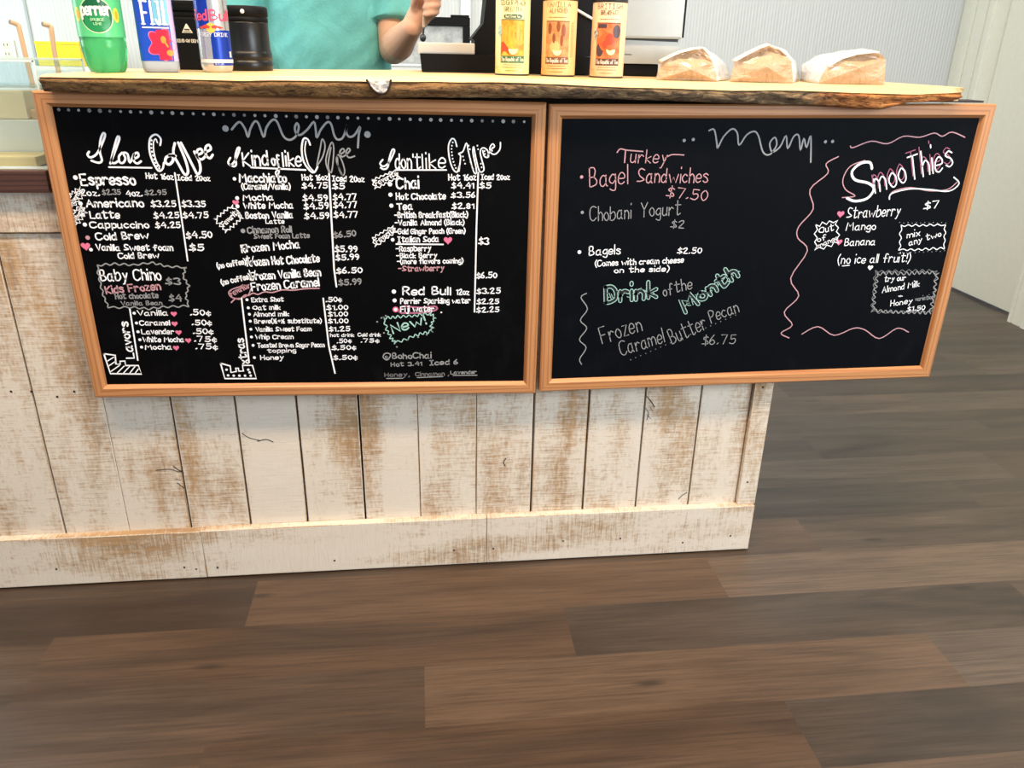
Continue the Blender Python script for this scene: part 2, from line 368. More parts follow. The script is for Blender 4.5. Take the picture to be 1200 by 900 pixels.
# wall outlet
t = empty('power_outlet', (-1.82, 2.5, 1.03), 'white power outlet plate on the back wall above the glass case', 'outlet')
bm = bmesh.new(); box(bm, (-1.855, 2.492, 1.045), (-1.785, 2.5, 1.125), .003); obj('cover_plate', bm, plain('#dcdcc4', .4), t)
for z in (1.066, 1.104):
    bm = bmesh.new(); box(bm, (-1.836, 2.489, z-.013), (-1.804, 2.493, z+.013), .002)
    for dx in (-.007, .007): box(bm, (-1.82+dx-.0015, 2.4885, z-.004), (-1.82+dx+.0015, 2.4895, z+.006), mat=1)
    obj('socket', bm, [plain('#cfcfb4', .4), BLACK], t)
# ------------------------------------------------------------------ the bar counter
GAPS = [-1.19, -1.062, -.931, -.793, -.659, -.527, -.398, -.272, -.142, -.016, .112, .240, .364, .492, .621, .741]
HAIR = {4, 9, 10}                    # tight joints
counter = empty('bar_counter', (0, .18, 0), 'whitewashed rough plank bar counter under the two chalkboard menus', 'counter')
bm = bmesh.new(); box(bm, (-1.22, .02, 0), (-.66, .36, .866)); box(bm, (-.66, .02, 0), (.765, .36, 1.045)); obj('carcass', bm, plain('#15110d', .9), counter)
def planks(name, boxes, mat, label=None):
    bm = bmesh.new(); ls = bm.faces.layers.float.new('seed'); lw = bm.faces.layers.float.new('wear')
    for a, b, wear in boxes:
        s = random.uniform(0, 60)
        for f in box(bm, a, b, .0016): f[ls] = s; f[lw] = wear
    return obj(name, bm, mat, counter, label=label)
WEAR = [0, .02, .0, .0, .03, .06, -.05, .12, .03, .09, .03, .03, .19, .0, -.03, .09]
bx = []
for i in range(len(GAPS)-1):
    a, b = GAPS[i], GAPS[i+1]; g0 = .0006 if i in HAIR else .0021; g1 = .0006 if i+1 in HAIR else .0021
    zt = .788 if b < -.6 else 1.022  # planks stop short so the black carcass stands in for shade under the slab
    if a < -.67 < b: zt = .788
    bx.append(((a+g0, 0, .10), (b-g1, .019, zt), WEAR[i+1]))
planks('plank_cladding', bx, WHITEWASH)
planks('top_trim_board', [((-1.22, -.006, .791), (-.64, .019, .866), .16)], WHITEWASH_H)
for a, b, z, wv in ((-1.22, -.5035, .126, .06), (-.5025, .1345, .1275, .05), (.1355, .781, .127, .03)):
    planks('kick_board', [((a, -.021, .004), (b, .0, z), wv)], WHITEWASH_H)
planks('corner_stile', [((.7405, -.0115, .1275), (.784, .019, 1.04), .02)], WHITEWASH)
planks('end_panel', [((.765, .0195, .004), (.784, .19, 1.04), .0), ((.765, .192, .004), (.784, .36, 1.04), .05)], WHITEWASH)
bm = bmesh.new(); rn = random.Random(3)
def nail(x, y, z, r=.0024):
    a = bmesh.ops.create_circle(bm, cap_ends=True, segments=10, radius=r)
    for v in a['verts']: v.co = Vector((x+v.co.x, y, z+v.co.y*rn.uniform(.8, 1.3)))
for px, py in ((230, 667), (216, 667-2), (66, 667), (255, 665), (392, 657), (532, 645), (578, 643), (660, 634), (800, 636), (727, 631), (856, 628), (13, 459-0)):
    q = P(px, py, -.0214); nail(q.x, -.0214, q.z)
for px, py in ((894, 454), (876, 565), (37, 459), (67, 465), (87, 459), (13, 459)):
    Y = -.0119 if px > 700 else -.0004
    q = P(px, py, Y); nail(q.x, Y, q.z, .0026)
obj('nail_heads', bm, plain('#2a2019', .6), counter)
bm = bmesh.new(); PMk = lambda u, v: Vector((u, -.0006, v))
for pts, wd in (([(183, 551), (200, 550), (209, 553), (214, 551)], .0016), ([(203, 546), (208, 550), (215, 554)], .0022), ([(208, 566), (213, 570), (216, 572)], .0018), ([(206, 561), (212, 563)], .001), ([(284, 508), (292, 513), (304, 516)], .0016), ([(302, 517), (312, 515), (320, 518)], .002),
                ([(757, 464), (762, 469), (767, 477)], .002), ([(756, 478), (760, 484), (758, 492)], .0014), ([(758, 486), (763, 491)], .001), ([(762, 477), (765, 482)], .001), ([(805, 577), (799, 581), (795, 585)], .0016), ([(593, 537), (590, 542), (592, 546)], .002)):
    ribbon(bm, smooth([(q.x, q.z) for q in (P(a, b, -.0006) for a, b in pts)]), wd, PMk)
obj('knot_cracks', bm, plain('#33261b', .8), counter)
# lower counter at the left with its dark edge
t = empty('countertop', (-.93, .3, .867), 'dark stained wooden countertop edge carrying the glass case at far left', 'countertop')
bm = bmesh.new(); box(bm, (-1.22, -.024, .867), (-.668, .0, .906), .003); obj('front_edge', bm, DARKWOOD, t)
bm = bmesh.new(); box(bm, (-1.22, .0, .868), (-.668, .62, .905)); obj('top_board', bm, plain('#d8d6cc', .35), t)
# ------------------------------------------------------------------ the live-edge slab
def interp(tab, x):
    if x <= tab[0][0]: return tab[0][1]
    for (a, b), (c, d) in zip(tab, tab[1:]):
        if x <= c: return b+(d-b)*(x-a)/(c-a)
    return tab[-1][1]
def zt(x): return 1.0725+.0045*math.exp(-((x-.12)/.36)**2)-(.003 if x < -.5 else 0)*min(1, (-.5-x)/.1)
ZF = [(-.621, 1.0655), (-.553, 1.066), (-.415, 1.066), (-.3, 1.0645), (-.245, 1.0665), (-.1, 1.067), (.049, 1.068), (.17, 1.069), (.263, 1.067), (.357, 1.064), (.485, 1.063), (.583, 1.061), (.699, 1.063), (.851, 1.060), (.955, 1.059), (1.05, 1.064)]
ZB = [(-.627, 1.043), (-.495, 1.041), (-.353, 1.041), (-.251, 1.040), (-.073, 1.039), (.018, 1.042), (.173, 1.043), (.331, 1.044), (.494, 1.041), (.611, 1.038), (.746, 1.037), (.834, 1.032), (.886, 1.031), (.911, 1.037), (.936, 1.044), (1.05, 1.047)]
XS = [-.628+i*(1.05+.628)/150 for i in range(151)]
slab = empty('live_edge_slab', (.2, .15, 1.046), 'thick live edge wood slab bar top with brown bark front edge', 'bar top')
bm = bmesh.new(); rows = []
for x in XS:
    n1 = noise.noise((x*5, 3, 0)); n2 = noise.noise((x*19, 1, 0)); e = max(0, (x-.95)/.1)
    yf = -.070+.006*n1+.002*n2+.02*e; z1 = zt(x); zf = min(interp(ZF, x)+.0008*n2, z1-.003)
    rows.append([bm.verts.new(v) for v in ((x, .38, 1.047), (x, .38, z1), (x, .1, z1), (x, -.036, z1), (x, -.056, z1-.001), (x, yf, zf), (x, yf+.012, zf-.004), (x, -.044, 1.0475))])
for a, b in zip(rows, rows[1:]):
    for i in range(8): bm.faces.new((a[i], a[(i+1) % 8], b[(i+1) % 8], b[i]))
bm.faces.new(rows[0]); bm.faces.new(rows[-1][::-1]); obj('slab_wood', bm, m_slab(), slab)
bm = bmesh.new(); rows = []
for x in XS:
    n1 = noise.noise((x*5, 3, 0)); n2 = noise.noise((x*19, 1, 0)); e = max(0, (x-.95)/.1)
    yf = -.070+.006*n1+.002*n2+.02*e; zf = min(interp(ZF, x)+.0008*n2, zt(x)-.003); zb = interp(ZB, x); row = []
    for k in range(7):
        f = k/6; amp = .011 if x > .55 or -.02 < x < .2 else .006
        d = noise.noise((x*(24 if x > .5 else 14), f*3, 7))*amp+noise.noise((x*60, f*9, 2))*.002
        row.append(bm.verts.new((x, yf+.003+.012*f*f+d*math.sin(f*2.6+.3)-(.004 if k else -.002), zf-.0005+(zb-zf)*f+.0012*noise.noise((x*40, 0, 5))*f)))
    row.append(bm.verts.new((x, -.041, max(zb+.003, 1.0465)))); row.append(bm.verts.new((x, -.043, zf-.004))); rows.append(row)
for a, b in zip(rows, rows[1:]):
    for i in range(9): bm.faces.new((a[i], a[(i+1) % 9], b[(i+1) % 9], b[i]))
bm.faces.new(rows[0]); bm.faces.new(rows[-1][::-1]); obj('bark_edge', bm, m_bark(), slab, True, label='brown bark edge with orange split wood at its right')
bm = bmesh.new(); pts = [(430, 94), (458, 94), (457, 101), (452, 109), (444, 109.5), (436, 104)]; 
q = [P(px, py, -.080) for px, py in pts]; cc = sum(q, Vector())/len(q); mid = []
vc = bm.verts.new(cc+Vector((0, -.002, 0)))
vo = [bm.verts.new(v) for v in q]; vb = [bm.verts.new(v+Vector((0, .03, 0))) for v in q]; n = len(q)
for i in range(n): bm.faces.new((vc, vo[i], vo[(i+1) % n])); bm.faces.new((vo[i], vb[i], vb[(i+1) % n], vo[(i+1) % n]))
bmesh.ops.subdivide_edges(bm, edges=bm.edges, cuts=2, use_grid_fill=True)
for v in bm.verts: v.co += Vector((noise.noise(v.co*160), noise.noise(v.co*170), noise.noise(v.co*150)))*.0022
b2 = bmesh.new(); tube(b2, [(v[0], v[1]-.0005, v[2], .0019) for v in smooth([tuple(v) for v in q[1:]+q[:1]], 4)], 8); obj('knot_rim', b2, plain('#22140c', .8), slab, True)
obj('exposed_knot', bm, m_mottle('#8d8580', '#e6e2da', 110), slab, label='pale chipped knot in the bark edge')
bm = bmesh.new(); box(bm, (.80, .0, 1.0425), (1.137, .05, 1.0465), .001); tag(obj('support_strip', bm, plain('#231712', .6), origin=(.97, .025, 1.0425)), 'thin dark strip under the right end of the slab', 'bracket')
# ------------------------------------------------------------------ the two chalkboards
YB, YF, YP = -.0125, -.036, -.027
def chalkboard(corners, loc_label, panel_hex):
    (tl, tr, br, bl) = [P(px, py, -.03) for px, py in corners]
    c3 = lambda u, v: (bl*(1-u)*(1-v)+br*u*(1-v)+tr*u*v+tl*(1-u)*v)
    Wd, Ht = (tr-tl).length, (tl-bl).length; c = c3(.5, 0)
    root = empty('chalkboard', (c.x, YB, c.z), loc_label, 'chalkboard')
    f = .0265
    cs = [((0, 0), (1, 1)), ((1, 0), (-1, 1)), ((1, 1), (-1, -1)), ((0, 1), (1, -1))]
    prof = [(0, YB), (0, YF+.003), (.003, YF), (.0195, YF), (.022, YF+.003), (.0258, YP-.001), (f, YP+.004), (f, YB)]
    for i, nm in enumerate(('bottom_rail', 'right_stile', 'top_rail', 'left_stile')):
        bm = bmesh.new(); ends = []
        for (uv, s) in (cs[i], cs[(i+1) % 4]):
            ends.append([bm.verts.new(Vector((q.x, y, q.z))) for o, y in prof for q in [c3(uv[0]+s[0]*o/Wd, uv[1]+s[1]*o/Ht)]])
        a, b = ends; n = len(prof)
        for k in range(n): bm.faces.new((a[k], a[(k+1) % n], b[(k+1) % n], b[k]))
        bm.faces.new(a); bm.faces.new(b[::-1])
        obj('frame_rail' if i % 2 == 0 else 'frame_stile', bm, PINE_X if i % 2 == 0 else PINE_Z, root)
    bm = bmesh.new(); g = f-.003
    q = [c3(uv[0]+s[0]*g/Wd, uv[1]+s[1]*g/Ht) for uv, s in cs]
    a = [bm.verts.new((v.x, YP, v.z)) for v in q]; b = [bm.verts.new((v.x, YB+.001, v.z)) for v in q]
    bm.faces.new(a); bm.faces.new(b[::-1])
    for k in range(4): bm.faces.new((a[k], b[k], b[(k+1) % 4], a[(k+1) % 4]))
    obj('writing_panel', bm, m_chalk(panel_hex), root); return root
board_a = chalkboard(((38, 106), (640, 120), (627, 460), (112, 465)), 'left oak framed chalkboard menu listing coffee drinks and prices', '#040405')
board_b = chalkboard(((643.5, 122), (1167, 122), (1088, 441), (632, 458)), 'right oak framed chalkboard menu with sandwiches, bagels and smoothies', '#05080d')
REG = {1: (40, 100, 4.5), 2: (240, 120, 4.738), 3: (420, 120, 4.736), 4: (90, 270, 4.5), 5: (240, 300, 5.295), 6: (420, 290, 5.0), 7: (640, 120, 2.646), 8: (900, 120, 2.646), 0: (0, 0, 1)}
INK = {}
sec = ['menu']
LIFT = [0.]
def ink(col):
    k = (side, sec[0], col)
    if k not in INK: INK[k] = bmesh.new()
    return INK[k]
def uv(r, x, y):
    ox, oy, s = REG[r]; q = P(ox+x/s, oy+y/s, YP); return (q.x, q.z)
YO = {'white': .0005, 'grey': .0004, 'dim': .0003, 'pink': .00045, 'heart': .00035, 'teal': .0004, 'board': .00055, 'hatch': .0006, 'rose': .0003}
def MM(col):
    y = YP-YO[col]; return lambda u, v: Vector((u, y, v))
def PXM(r): return 1/REG[r][2]*.00168          # metres per region pixel
def Wr(r, s, x0, y0, x1, y1, h, col='white', wd=1.75, slant=0., jit=.25):
    text(ink(col), s, uv(r, x0, y0), uv(r, x1, y1), h*PXM(r)*(.88 if h/REG[r][2] < 11 else .95), (wd if wd > 3 else min(wd*.92, .165*h/REG[r][2]+.17)*(.84 if side == 'b' else 1))*.00168, MM(col), slant, jit)
def L(r, pts, wd=2., col='white', sm=True):
    q = [uv(r, *p) for p in pts]; ribbon(ink(col), smooth(q) if sm else q, wd*.00168, MM(col))
def dot(r, x, y, rad, col='white'): disc(ink(col), uv(r, x, y), rad*PXM(r), MM(col))
def heart(r, x, y, s, col='heart'):
    c = uv(r, x, y); k = s*PXM(r)/34; pts = []
    for i in range(24):
        t = 2*math.pi*i/24; pts.append((c[0]+k*16*math.sin(t)**3, c[1]+k*(13*math.cos(t)-5*math.cos(2*t)-2*math.cos(3*t)-math.cos(4*t))))
    fill(ink(col), pts, MM(col))
def wavy(r, corners, n, amp, wd=1.4, col='white', jag=False):
    """a wavy or jagged closed outline through the corners"""
    q = []; m = len(corners)
    for i in range(m):
        a, b = Vector(corners[i]), Vector(corners[(i+1) % m]); d = b-a; nn = Vector((-d.y, d.x)).normalized(); k = max(2, round(d.length/n))
        for j in range(k*2):
            q.append(tuple(a+d*(j/(k*2))+nn*(amp if j % 2 else -amp)*random.uniform(.6, 1.2)))
    q.append(q[0]); L(r, q, wd, col, not jag)
side = 'a'
sec[0] = 'border_dots'
for i in range(46):
    f = i/45; dot(0, 68.4+f*545.4+random.uniform(-.6, .6), 128.4+f*14.2+.9*math.sin(f*3.1), random.uniform(1.4, 2.1) if i else 1.7, 'grey' if random.random() < .8 and i else 'dim')
# --- first column
sec[0] = 'love_heading'
L(1, [(290, 350), (282, 366), (298, 380), (330, 362), (358, 310), (375, 262), (364, 253), (350, 290), (347, 350), (358, 395), (340, 408), (303, 397)], 2.2)
L(1, [(402, 412), (428, 345), (450, 282), (440, 272), (422, 330), (408, 400), (425, 410), (442, 400)], 2.2)
L(1, [(465, 355), (448, 375), (452, 405), (470, 408), (482, 385), (470, 357), (493, 362), (505, 408), (527, 362)], 2.2)
L(1, [(525, 388), (550, 375), (546, 355), (528, 365), (526, 398), (545, 412), (564, 400)], 2.2)
L(1, [(395, 431), (620, 435)], 1.7, sm=False)
L(1, [(665, 315), (668, 282), (642, 259), (612, 280), (608, 340), (625, 400), (655, 450), (678, 440), (684, 408)], 1.9)
L(1, [(650, 302), (642, 282), (630, 300), (632, 350), (645, 400), (662, 428)], 1.3)
for x, y in ((619, 290), (618, 310), (619, 330), (622, 350), (628, 370), (634, 390), (641, 408), (649, 425), (660, 438)): dot(1, x, y, 5)
L(1, [(718, 370), (697, 380), (693, 405), (712, 417), (732, 398), (730, 368), (708, 370), (745, 372)], 2.8)
L(1, [(742, 305), (735, 360), (765, 420), (795, 470), (812, 455), (800, 400), (772, 330), (760, 302)], 2.6)
L(1, [(775, 303), (810, 370), (845, 440), (862, 468), (877, 450), (872, 405), (845, 350)], 2.6)
L(1, [(855, 368), (886, 355), (880, 335), (860, 345), (862, 380), (885, 390), (905, 372)], 2.5)
L(1, [(902, 352), (932, 337), (922, 314), (904, 328), (908, 370), (928, 384), (942, 366)], 2.5)
sec[0] = 'espresso_list'
dot(1, 218, 486, 11); Wr(1, 'Espresso', 252, 526, 535, 522, 52, wd=2.2)
Wr(1, 'Hot 16oz', 592, 490, 735, 497, 30); Wr(1, 'Iced 20oz', 758, 500, 928, 503, 27)
L(1, [(742, 462), (775, 680), (810, 925)], 1.6, sm=False)
Wr(1, '2oz.', 250, 580, 345, 582, 30); Wr(1, '$2.35', 362, 577, 457, 574, 26, 'grey', 1.4); Wr(1, '4oz.', 487, 584, 572, 584, 30); Wr(1, '$2.95', 585, 578, 698, 575, 25, 'grey', 1.4)
for y, x, s, x0, x1, h, p, px0, px1 in ((640, 245, 'Americano', 278, 577, 40, '$3.25', 618, 748), (700, 258, 'Latte', 298, 450, 38, '$4.25', 632, 764), (751, 268, 'Cappuccino', 298, 606, 34, '$4.25', 642, 772)):
    dot(1, x, y-17, 10); Wr(1, s, x0, y, x1, y, h, wd=2.1); Wr(1, p, px0, y+1, px1, y-2, 31, wd=1.9)
Wr(1, '$3.35', 780, 640, 905, 640, 32, wd=1.9); Wr(1, '$4.75', 786, 700, 918, 698, 32, wd=1.9)
dot(1, 283, 803, 11, 'pink'); Wr(1, 'Cold Brew', 332, 816, 605, 808, 38, wd=2.1); Wr(1, '$4.50', 802, 806, 938, 802, 34, wd=1.9)
heart(1, 272, 848, 48); dot(1, 300, 866, 9); Wr(1, 'Vanilla Sweet foam', 330, 870, 733, 870, 33, wd=2); Wr(1, '$5', 820, 870, 897, 870, 36, wd=2)
sec[0] = 'favorite_badge'
wavy(1, [(188, 575), (238, 538), (262, 575), (205, 645)], 22, 9, 1.1, jag=True); Wr(1, 'Favorite', 205, 635, 250, 560, 22, wd=1.1)
wavy(1, [(208, 660), (250, 630), (275, 668), (225, 738)], 22, 9, 1.1, jag=True); Wr(1, 'Favorite', 225, 722, 265, 650, 22, wd=1.1)
sec[0] = 'espresso_list'
Wr(4, 'Cold Brew', 222, 149, 435, 145, 32, wd=1.9)
sec[0] = 'kids_box'
wavy(4, [(106, 184), (200, 176), (300, 182), (400, 170), (480, 190), (575, 194), (560, 240), (590, 290), (575, 345), (590, 398), (480, 402), (380, 412), (280, 404), (168, 406), (140, 340), (120, 260)], 60, 5, 1.4, 'grey')
Wr(4, 'Baby Chino', 130, 266, 445, 260, 58, 'white', 1.7); Wr(4, '$3', 470, 282, 545, 284, 38, 'grey', 1.7)
Wr(4, 'Kids Frozen', 158, 333, 442, 311, 42, 'pink', 2.); Wr(4, 'Hot chocolate', 206, 361, 430, 355, 30, 'grey', 1.5); Wr(4, '$4', 490, 372, 552, 372, 36, 'grey', 1.7); Wr(4, 'Vanilla Bean', 236, 395, 450, 392, 23, 'grey', 1.4)
sec[0] = 'flavor_list'
L(4, [(280, 415), (322, 684)], 1.7, sm=False)
for y, x, s, x0, x1, hx, p, p0, p1 in ((448, 303, 'Vanilla', 322, 480, 512, '.50\u00a2', 600, 705), (500, 315, 'Caramel', 335, 490, 516, '.50\u00a2', 610, 712), (546, 323, 'Lavender', 345, 512, 537, '.50\u00a2', 615, 720), (588, 333, 'White Mocha', 352, 565, 588, '.75\u00a2', 622, 736), (627, 342, 'Mocha', 362, 500, 524, '.75\u00a2', 628, 742)):
    dot(4, x, y-12, 8); Wr(4, s, x0, y, x1, y-1, 29, wd=1.8); heart(4, hx, y-8, 34, 'heart'); Wr(4, p, p0, y-3, p1, y-1, 32, wd=1.9)
Wr(4, 'Lavors', 302, 672, 268, 482, 46, wd=2.3)
L(4, [(143, 650), (203, 658), (207, 705), (230, 705), (228, 690), (254, 688), (258, 712), (325, 712), (342, 757), (178, 755), (143, 650)], 1.9, sm=False)
for a, b in (((160, 690), (195, 668)), ((168, 715), (204, 690)), ((178, 745), (225, 712)), ((215, 750), (250, 715)), ((248, 750), (280, 716)), ((280, 752), (308, 716)), ((308, 753), (325, 730))): L(4, [a, b], 1.2, sm=False)
sec[0] = 'menu_title'
# --- second column
dot(2, 115, 145, 16, 'grey'); dot(2, 903, 178, 17, 'grey')
L(2, [(150, 150), (180, 115), (200, 112), (225, 150), (240, 192), (252, 150), (275, 108), (297, 115), (327, 192), (342, 140), (375, 98), (402, 108), (435, 185), (470, 208), (505, 188), (522, 140), (512, 115), (500, 140), (508, 172), (532, 180), (570, 150), (605, 108), (616, 150), (622, 195), (645, 150), (680, 110), (702, 122), (718, 180), (737, 206), (768, 193), (792, 125), (784, 160), (800, 190), (830, 182), (862, 135), (855, 180), (850, 250)], 2.2, 'grey')
sec[0] = 'kind_heading'
L(2, [(142, 308), (130, 333), (147, 348), (175, 310), (194, 256), (182, 256), (170, 300), (174, 345), (160, 355), (140, 345)], 2.)
Wr(2, 'Kind', 215, 350, 352, 350, 72, wd=1.9); Wr(2, 'of', 375, 352, 420, 350, 60, wd=1.8); Wr(2, 'like', 438, 352, 535, 352, 70, wd=1.9)
L(2, [(408, 340), (412, 385), (400, 405), (395, 385), (420, 365)], 1.7); L(2, [(258, 361), (560, 375)], 1.7, sm=False)
L(2, [(585, 235), (572, 205), (548, 203), (538, 260), (550, 330), (588, 382), (610, 386), (626, 358)], 1.9); L(2, [(562, 215), (556, 270), (575, 345), (602, 380)], 1.3)
L(2, [(622, 350), (640, 260), (652, 203), (668, 240), (655, 300), (625, 350)], 1.4, 'grey'); L(2, [(690, 388), (672, 320), (702, 224), (716, 250), (712, 330), (702, 390), (685, 350), (700, 250)], 1.4, 'grey')
L(2, [(765, 407), (732, 330), (740, 290), (760, 320), (777, 380), (765, 407), (742, 360), (735, 295)], 1.4, 'grey')
L(2, [(750, 290), (775, 272), (766, 256), (750, 275), (762, 302), (790, 285), (807, 265), (796, 255), (784, 280), (800, 306), (832, 298)], 1.6, 'grey')
sec[0] = 'macchiato_list'
dot(2, 165, 424, 9); Wr(2, 'Macchiato', 195, 441, 452, 443, 46, wd=2.1); Wr(2, 'Hot 16oz', 542, 431, 682, 431, 31); L(2, [(690, 396), (718, 925), (731, 1023)], 1.9, sm=False); Wr(2, 'Iced 20oz', 710, 436, 885, 441, 31)
Wr(2, '(Caramel/Vanilla)', 208, 482, 475, 482, 32, wd=1.8); Wr(2, '$4.75', 540, 476, 682, 476, 32, wd=1.9); Wr(2, '$5', 708, 479, 775, 479, 34, wd=1.9)
for y, x, s, x0, x1, h, a, b in ((545, 180, 'Mocha', 215, 380, 34, 540, 712), (590, 182, 'White Mocha', 220, 490, 34, 546, 714), (644, 195, 'Boston Vanilla', 230, 488, 36, 550, 718)):
    dot(2, x, y-14, 10); Wr(2, s, x0, y, x1, y-3, h, wd=2.); Wr(2, '$4.59', a+4, y+2, a+140, y-2, 34, wd=2.); Wr(2, '$4.77', b, y-4, b+130, y-7, 35, wd=2.)
heart(2, 172, 556, 36); Wr(2, 'Latte', 340, 672, 440, 672, 24, wd=1.8)
sec[0] = 'favorite_badge'
wavy(2, [(55, 650), (150, 572), (210, 640), (120, 718)], 26, 8, 1.4, jag=True); Wr(2, 'Favorite', 108, 690, 192, 612, 28, wd=1.5)
sec[0] = 'frozen_list'
dot(2, 212, 713, 12, 'grey'); Wr(2, 'Cinnamon Roll', 240, 726, 482, 720, 36, 'grey', 1.6); Wr(2, 'Sweet Foam Latte', 275, 756, 580, 751, 28, 'grey', 1.5); Wr(2, '$6.50', 715, 753, 838, 740, 34, 'grey', 1.7)
Wr(2, 'Frozen Mocha', 208, 832, 525, 806, 46, wd=1.7); L(2, [(205, 800), (225, 835), (232, 790), (205, 800)], 1.2); Wr(2, '$5.99', 722, 830, 845, 828, 35, wd=2.)
Wr(5, '(no coffee)', 82, 78, 255, 48, 36, wd=1.8); Wr(5, 'Frozen Hot Chocolate', 264, 62, 710, 36, 52, wd=1.8); Wr(5, '$5.99', 812, 26, 955, 20, 38, wd=2.); L(5, [(262, 0), (285, 64), (300, 2)], 1.1)
Wr(5, '(no coffee)', 108, 180, 285, 140, 36, wd=1.8); Wr(5, 'Frozen Vanilla Bean', 290, 148, 720, 121, 52, wd=1.8); Wr(5, '$6.50', 815, 108, 975, 102, 38, wd=2.); L(5, [(275, 88), (300, 152), (312, 90)], 1.1)
Wr(5, 'Favorite', 168, 248, 275, 195, 34, 'pink', 1.5); L(5, [(275, 178), (200, 195), (150, 220), (165, 255), (220, 262), (270, 240), (285, 205)], 1.2, 'pink'); Wr(5, 'Frozen Caramel', 295, 216, 710, 186, 58, wd=1.8); Wr(5, '$5.99', 830, 180, 970, 174, 40, 'grey', 1.8)
L(5, [(165, 288), (190, 265), (215, 268), (250, 242), (270, 245), (300, 230), (330, 238), (370, 222), (420, 226), (480, 210), (550, 212), (620, 203), (710, 200)], 1.4, 'pink')
sec[0] = 'extras_list'
L(5, [(228, 262), (275, 660)], 1.8, sm=False); L(5, [(735, 262), (770, 560), (808, 726)], 1.8, sm=False)
for y, x, s, x0, x1, p, p0, p1 in ((284, 262, 'Extra Shot', 292, 488, '.50\u00a2', 752, 850), (334, 270, 'Oat milk', 300, 468, '$1.00', 756, 888), (374, 277, 'Almond milk', 304, 522, '$1.00', 764, 886), (417, 282, 'Breve(\u00bd+\u00bd substitute)', 310, 724, '$1.00', 765, 888), (467, 286, 'Vanilla Sweet Foam', 318, 660, '$1.25', 770, 900), (515, 290, 'Whip Cream', 318, 550, None, 0, 0), (567, 300, 'Toasted Brown Sugar Pecan', 330, 742, '$.50\u00a2', 788, 937), (643, 308, 'Honey', 347, 490, '$.50\u00a2', 798, 946)):
    dot(5, x, y-13, 9); Wr(5, s, x0, y, x1, y-3, 31, wd=1.8)
    if p: Wr(5, p, p0, y+(16 if 'T' in s[0] else 0), p1, y+(10 if 'T' in s[0] else -3), 33, wd=1.9)
Wr(5, 'hot drink', 780, 500, 925, 500, 23, wd=1.5); Wr(5, 'Cold drink', 952, 498, 1090, 498, 24, wd=1.5); Wr(5, '.50\u00a2', 822, 540, 910, 535, 28); Wr(5, '.75\u00a2', 970, 535, 1080, 535, 28); Wr(5, 'topping', 390, 598, 565, 596, 26, wd=1.8)
Wr(5, 'xtras', 266, 664, 238, 512, 50, wd=2.2)
L(5, [(98, 665), (158, 682), (163, 722), (196, 716), (192, 695), (208, 695), (212, 714), (240, 714), (234, 678), (296, 678), (320, 760), (125, 760), (98, 665)], 1.9, sm=False)
for x, y in ((135, 705), (145, 740), (180, 742), (215, 742), (250, 742), (285, 742), (270, 705), (278, 722)): dot(5, x, y, 8)
sec[0] = 'dislike_heading'
# --- third column
L(3, [(135, 318), (120, 340), (140, 355), (172, 330), (200, 270), (188, 263), (172, 310), (162, 360), (140, 371), (124, 362)], 1.8)
Wr(3, "don't", 207, 366, 345, 366, 78, wd=1.6); Wr(3, 'like', 358, 366, 480, 364, 80, wd=1.6); L(3, [(205, 375), (488, 375)], 1.5, sm=False)
L(3, [(546, 244), (536, 210), (518, 202), (500, 240), (505, 310), (525, 370), (548, 386), (560, 352)], 1.5); L(3, [(558, 382), (567, 300), (556, 285), (580, 272), (600, 225), (612, 280), (640, 385), (656, 382), (636, 280), (640, 245), (650, 300), (670, 378), (690, 383), (696, 360), (676, 280), (690, 252), (716, 266), (722, 302), (700, 300), (690, 268)], 1.4)
L(3, [(718, 295), (736, 262), (755, 245), (745, 230), (730, 250), (735, 280), (760, 287), (785, 260), (788, 222)], 1.4)
for x, y in ((524, 222), (519, 240), (517, 258), (518, 276), (520, 294), (523, 312), (528, 330), (534, 348), (541, 364), (580, 300), (585, 320), (592, 340), (612, 240), (618, 260), (622, 330), (630, 350), (636, 368), (660, 240), (664, 260), (680, 340), (684, 360), (700, 270), (702, 286), (745, 250), (742, 268)): dot(3, x, y, 4)
sec[0] = 'chai_list'
dot(3, 175, 453, 12); Wr(3, 'Chai', 216, 478, 335, 476, 58, wd=2.1); Wr(3, 'Hot 16oz', 502, 432, 652, 430, 33); L(3, [(665, 390), (655, 700), (650, 935), (644, 1162)], 1.7, sm=False); Wr(3, 'Iced 20oz', 682, 428, 838, 428, 30); Wr(3, '$4.41', 518, 476, 640, 475, 32); Wr(3, '$5', 672, 476, 735, 475, 33)
sec[0] = 'favorite_badge'
wavy(3, [(75, 432), (200, 378), (230, 410), (95, 478)], 26, 6, 1.2, jag=True); Wr(3, 'Favorite', 100, 462, 216, 402, 26, wd=1.4)
sec[0] = 'tea_list'
dot(3, 178, 512, 11); Wr(3, 'Hot Chocolate', 212, 539, 482, 536, 36, wd=2.1); Wr(3, '$3.56', 515, 529, 648, 526, 29); dot(3, 183, 573, 11); Wr(3, 'Tea', 216, 596, 298, 592, 38, wd=2.1); Wr(3, '$2.81', 520, 590, 640, 588, 31)
Wr(3, '-British Breakfast(Black)', 202, 640, 606, 637, 34, wd=1.7); Wr(3, '-Vanilla Almond (Black)', 204, 682, 586, 679, 31, wd=1.6); Wr(3, '-Gold Ginger Peach (Green)', 205, 730, 592, 726, 30, wd=1.5)
sec[0] = 'favorite_badge'
wavy(3, [(78, 752), (190, 686), (210, 716), (96, 800)], 26, 6, 1.2, jag=True); Wr(3, 'Favorite', 104, 782, 205, 712, 26, wd=1.4)
sec[0] = 'soda_list'
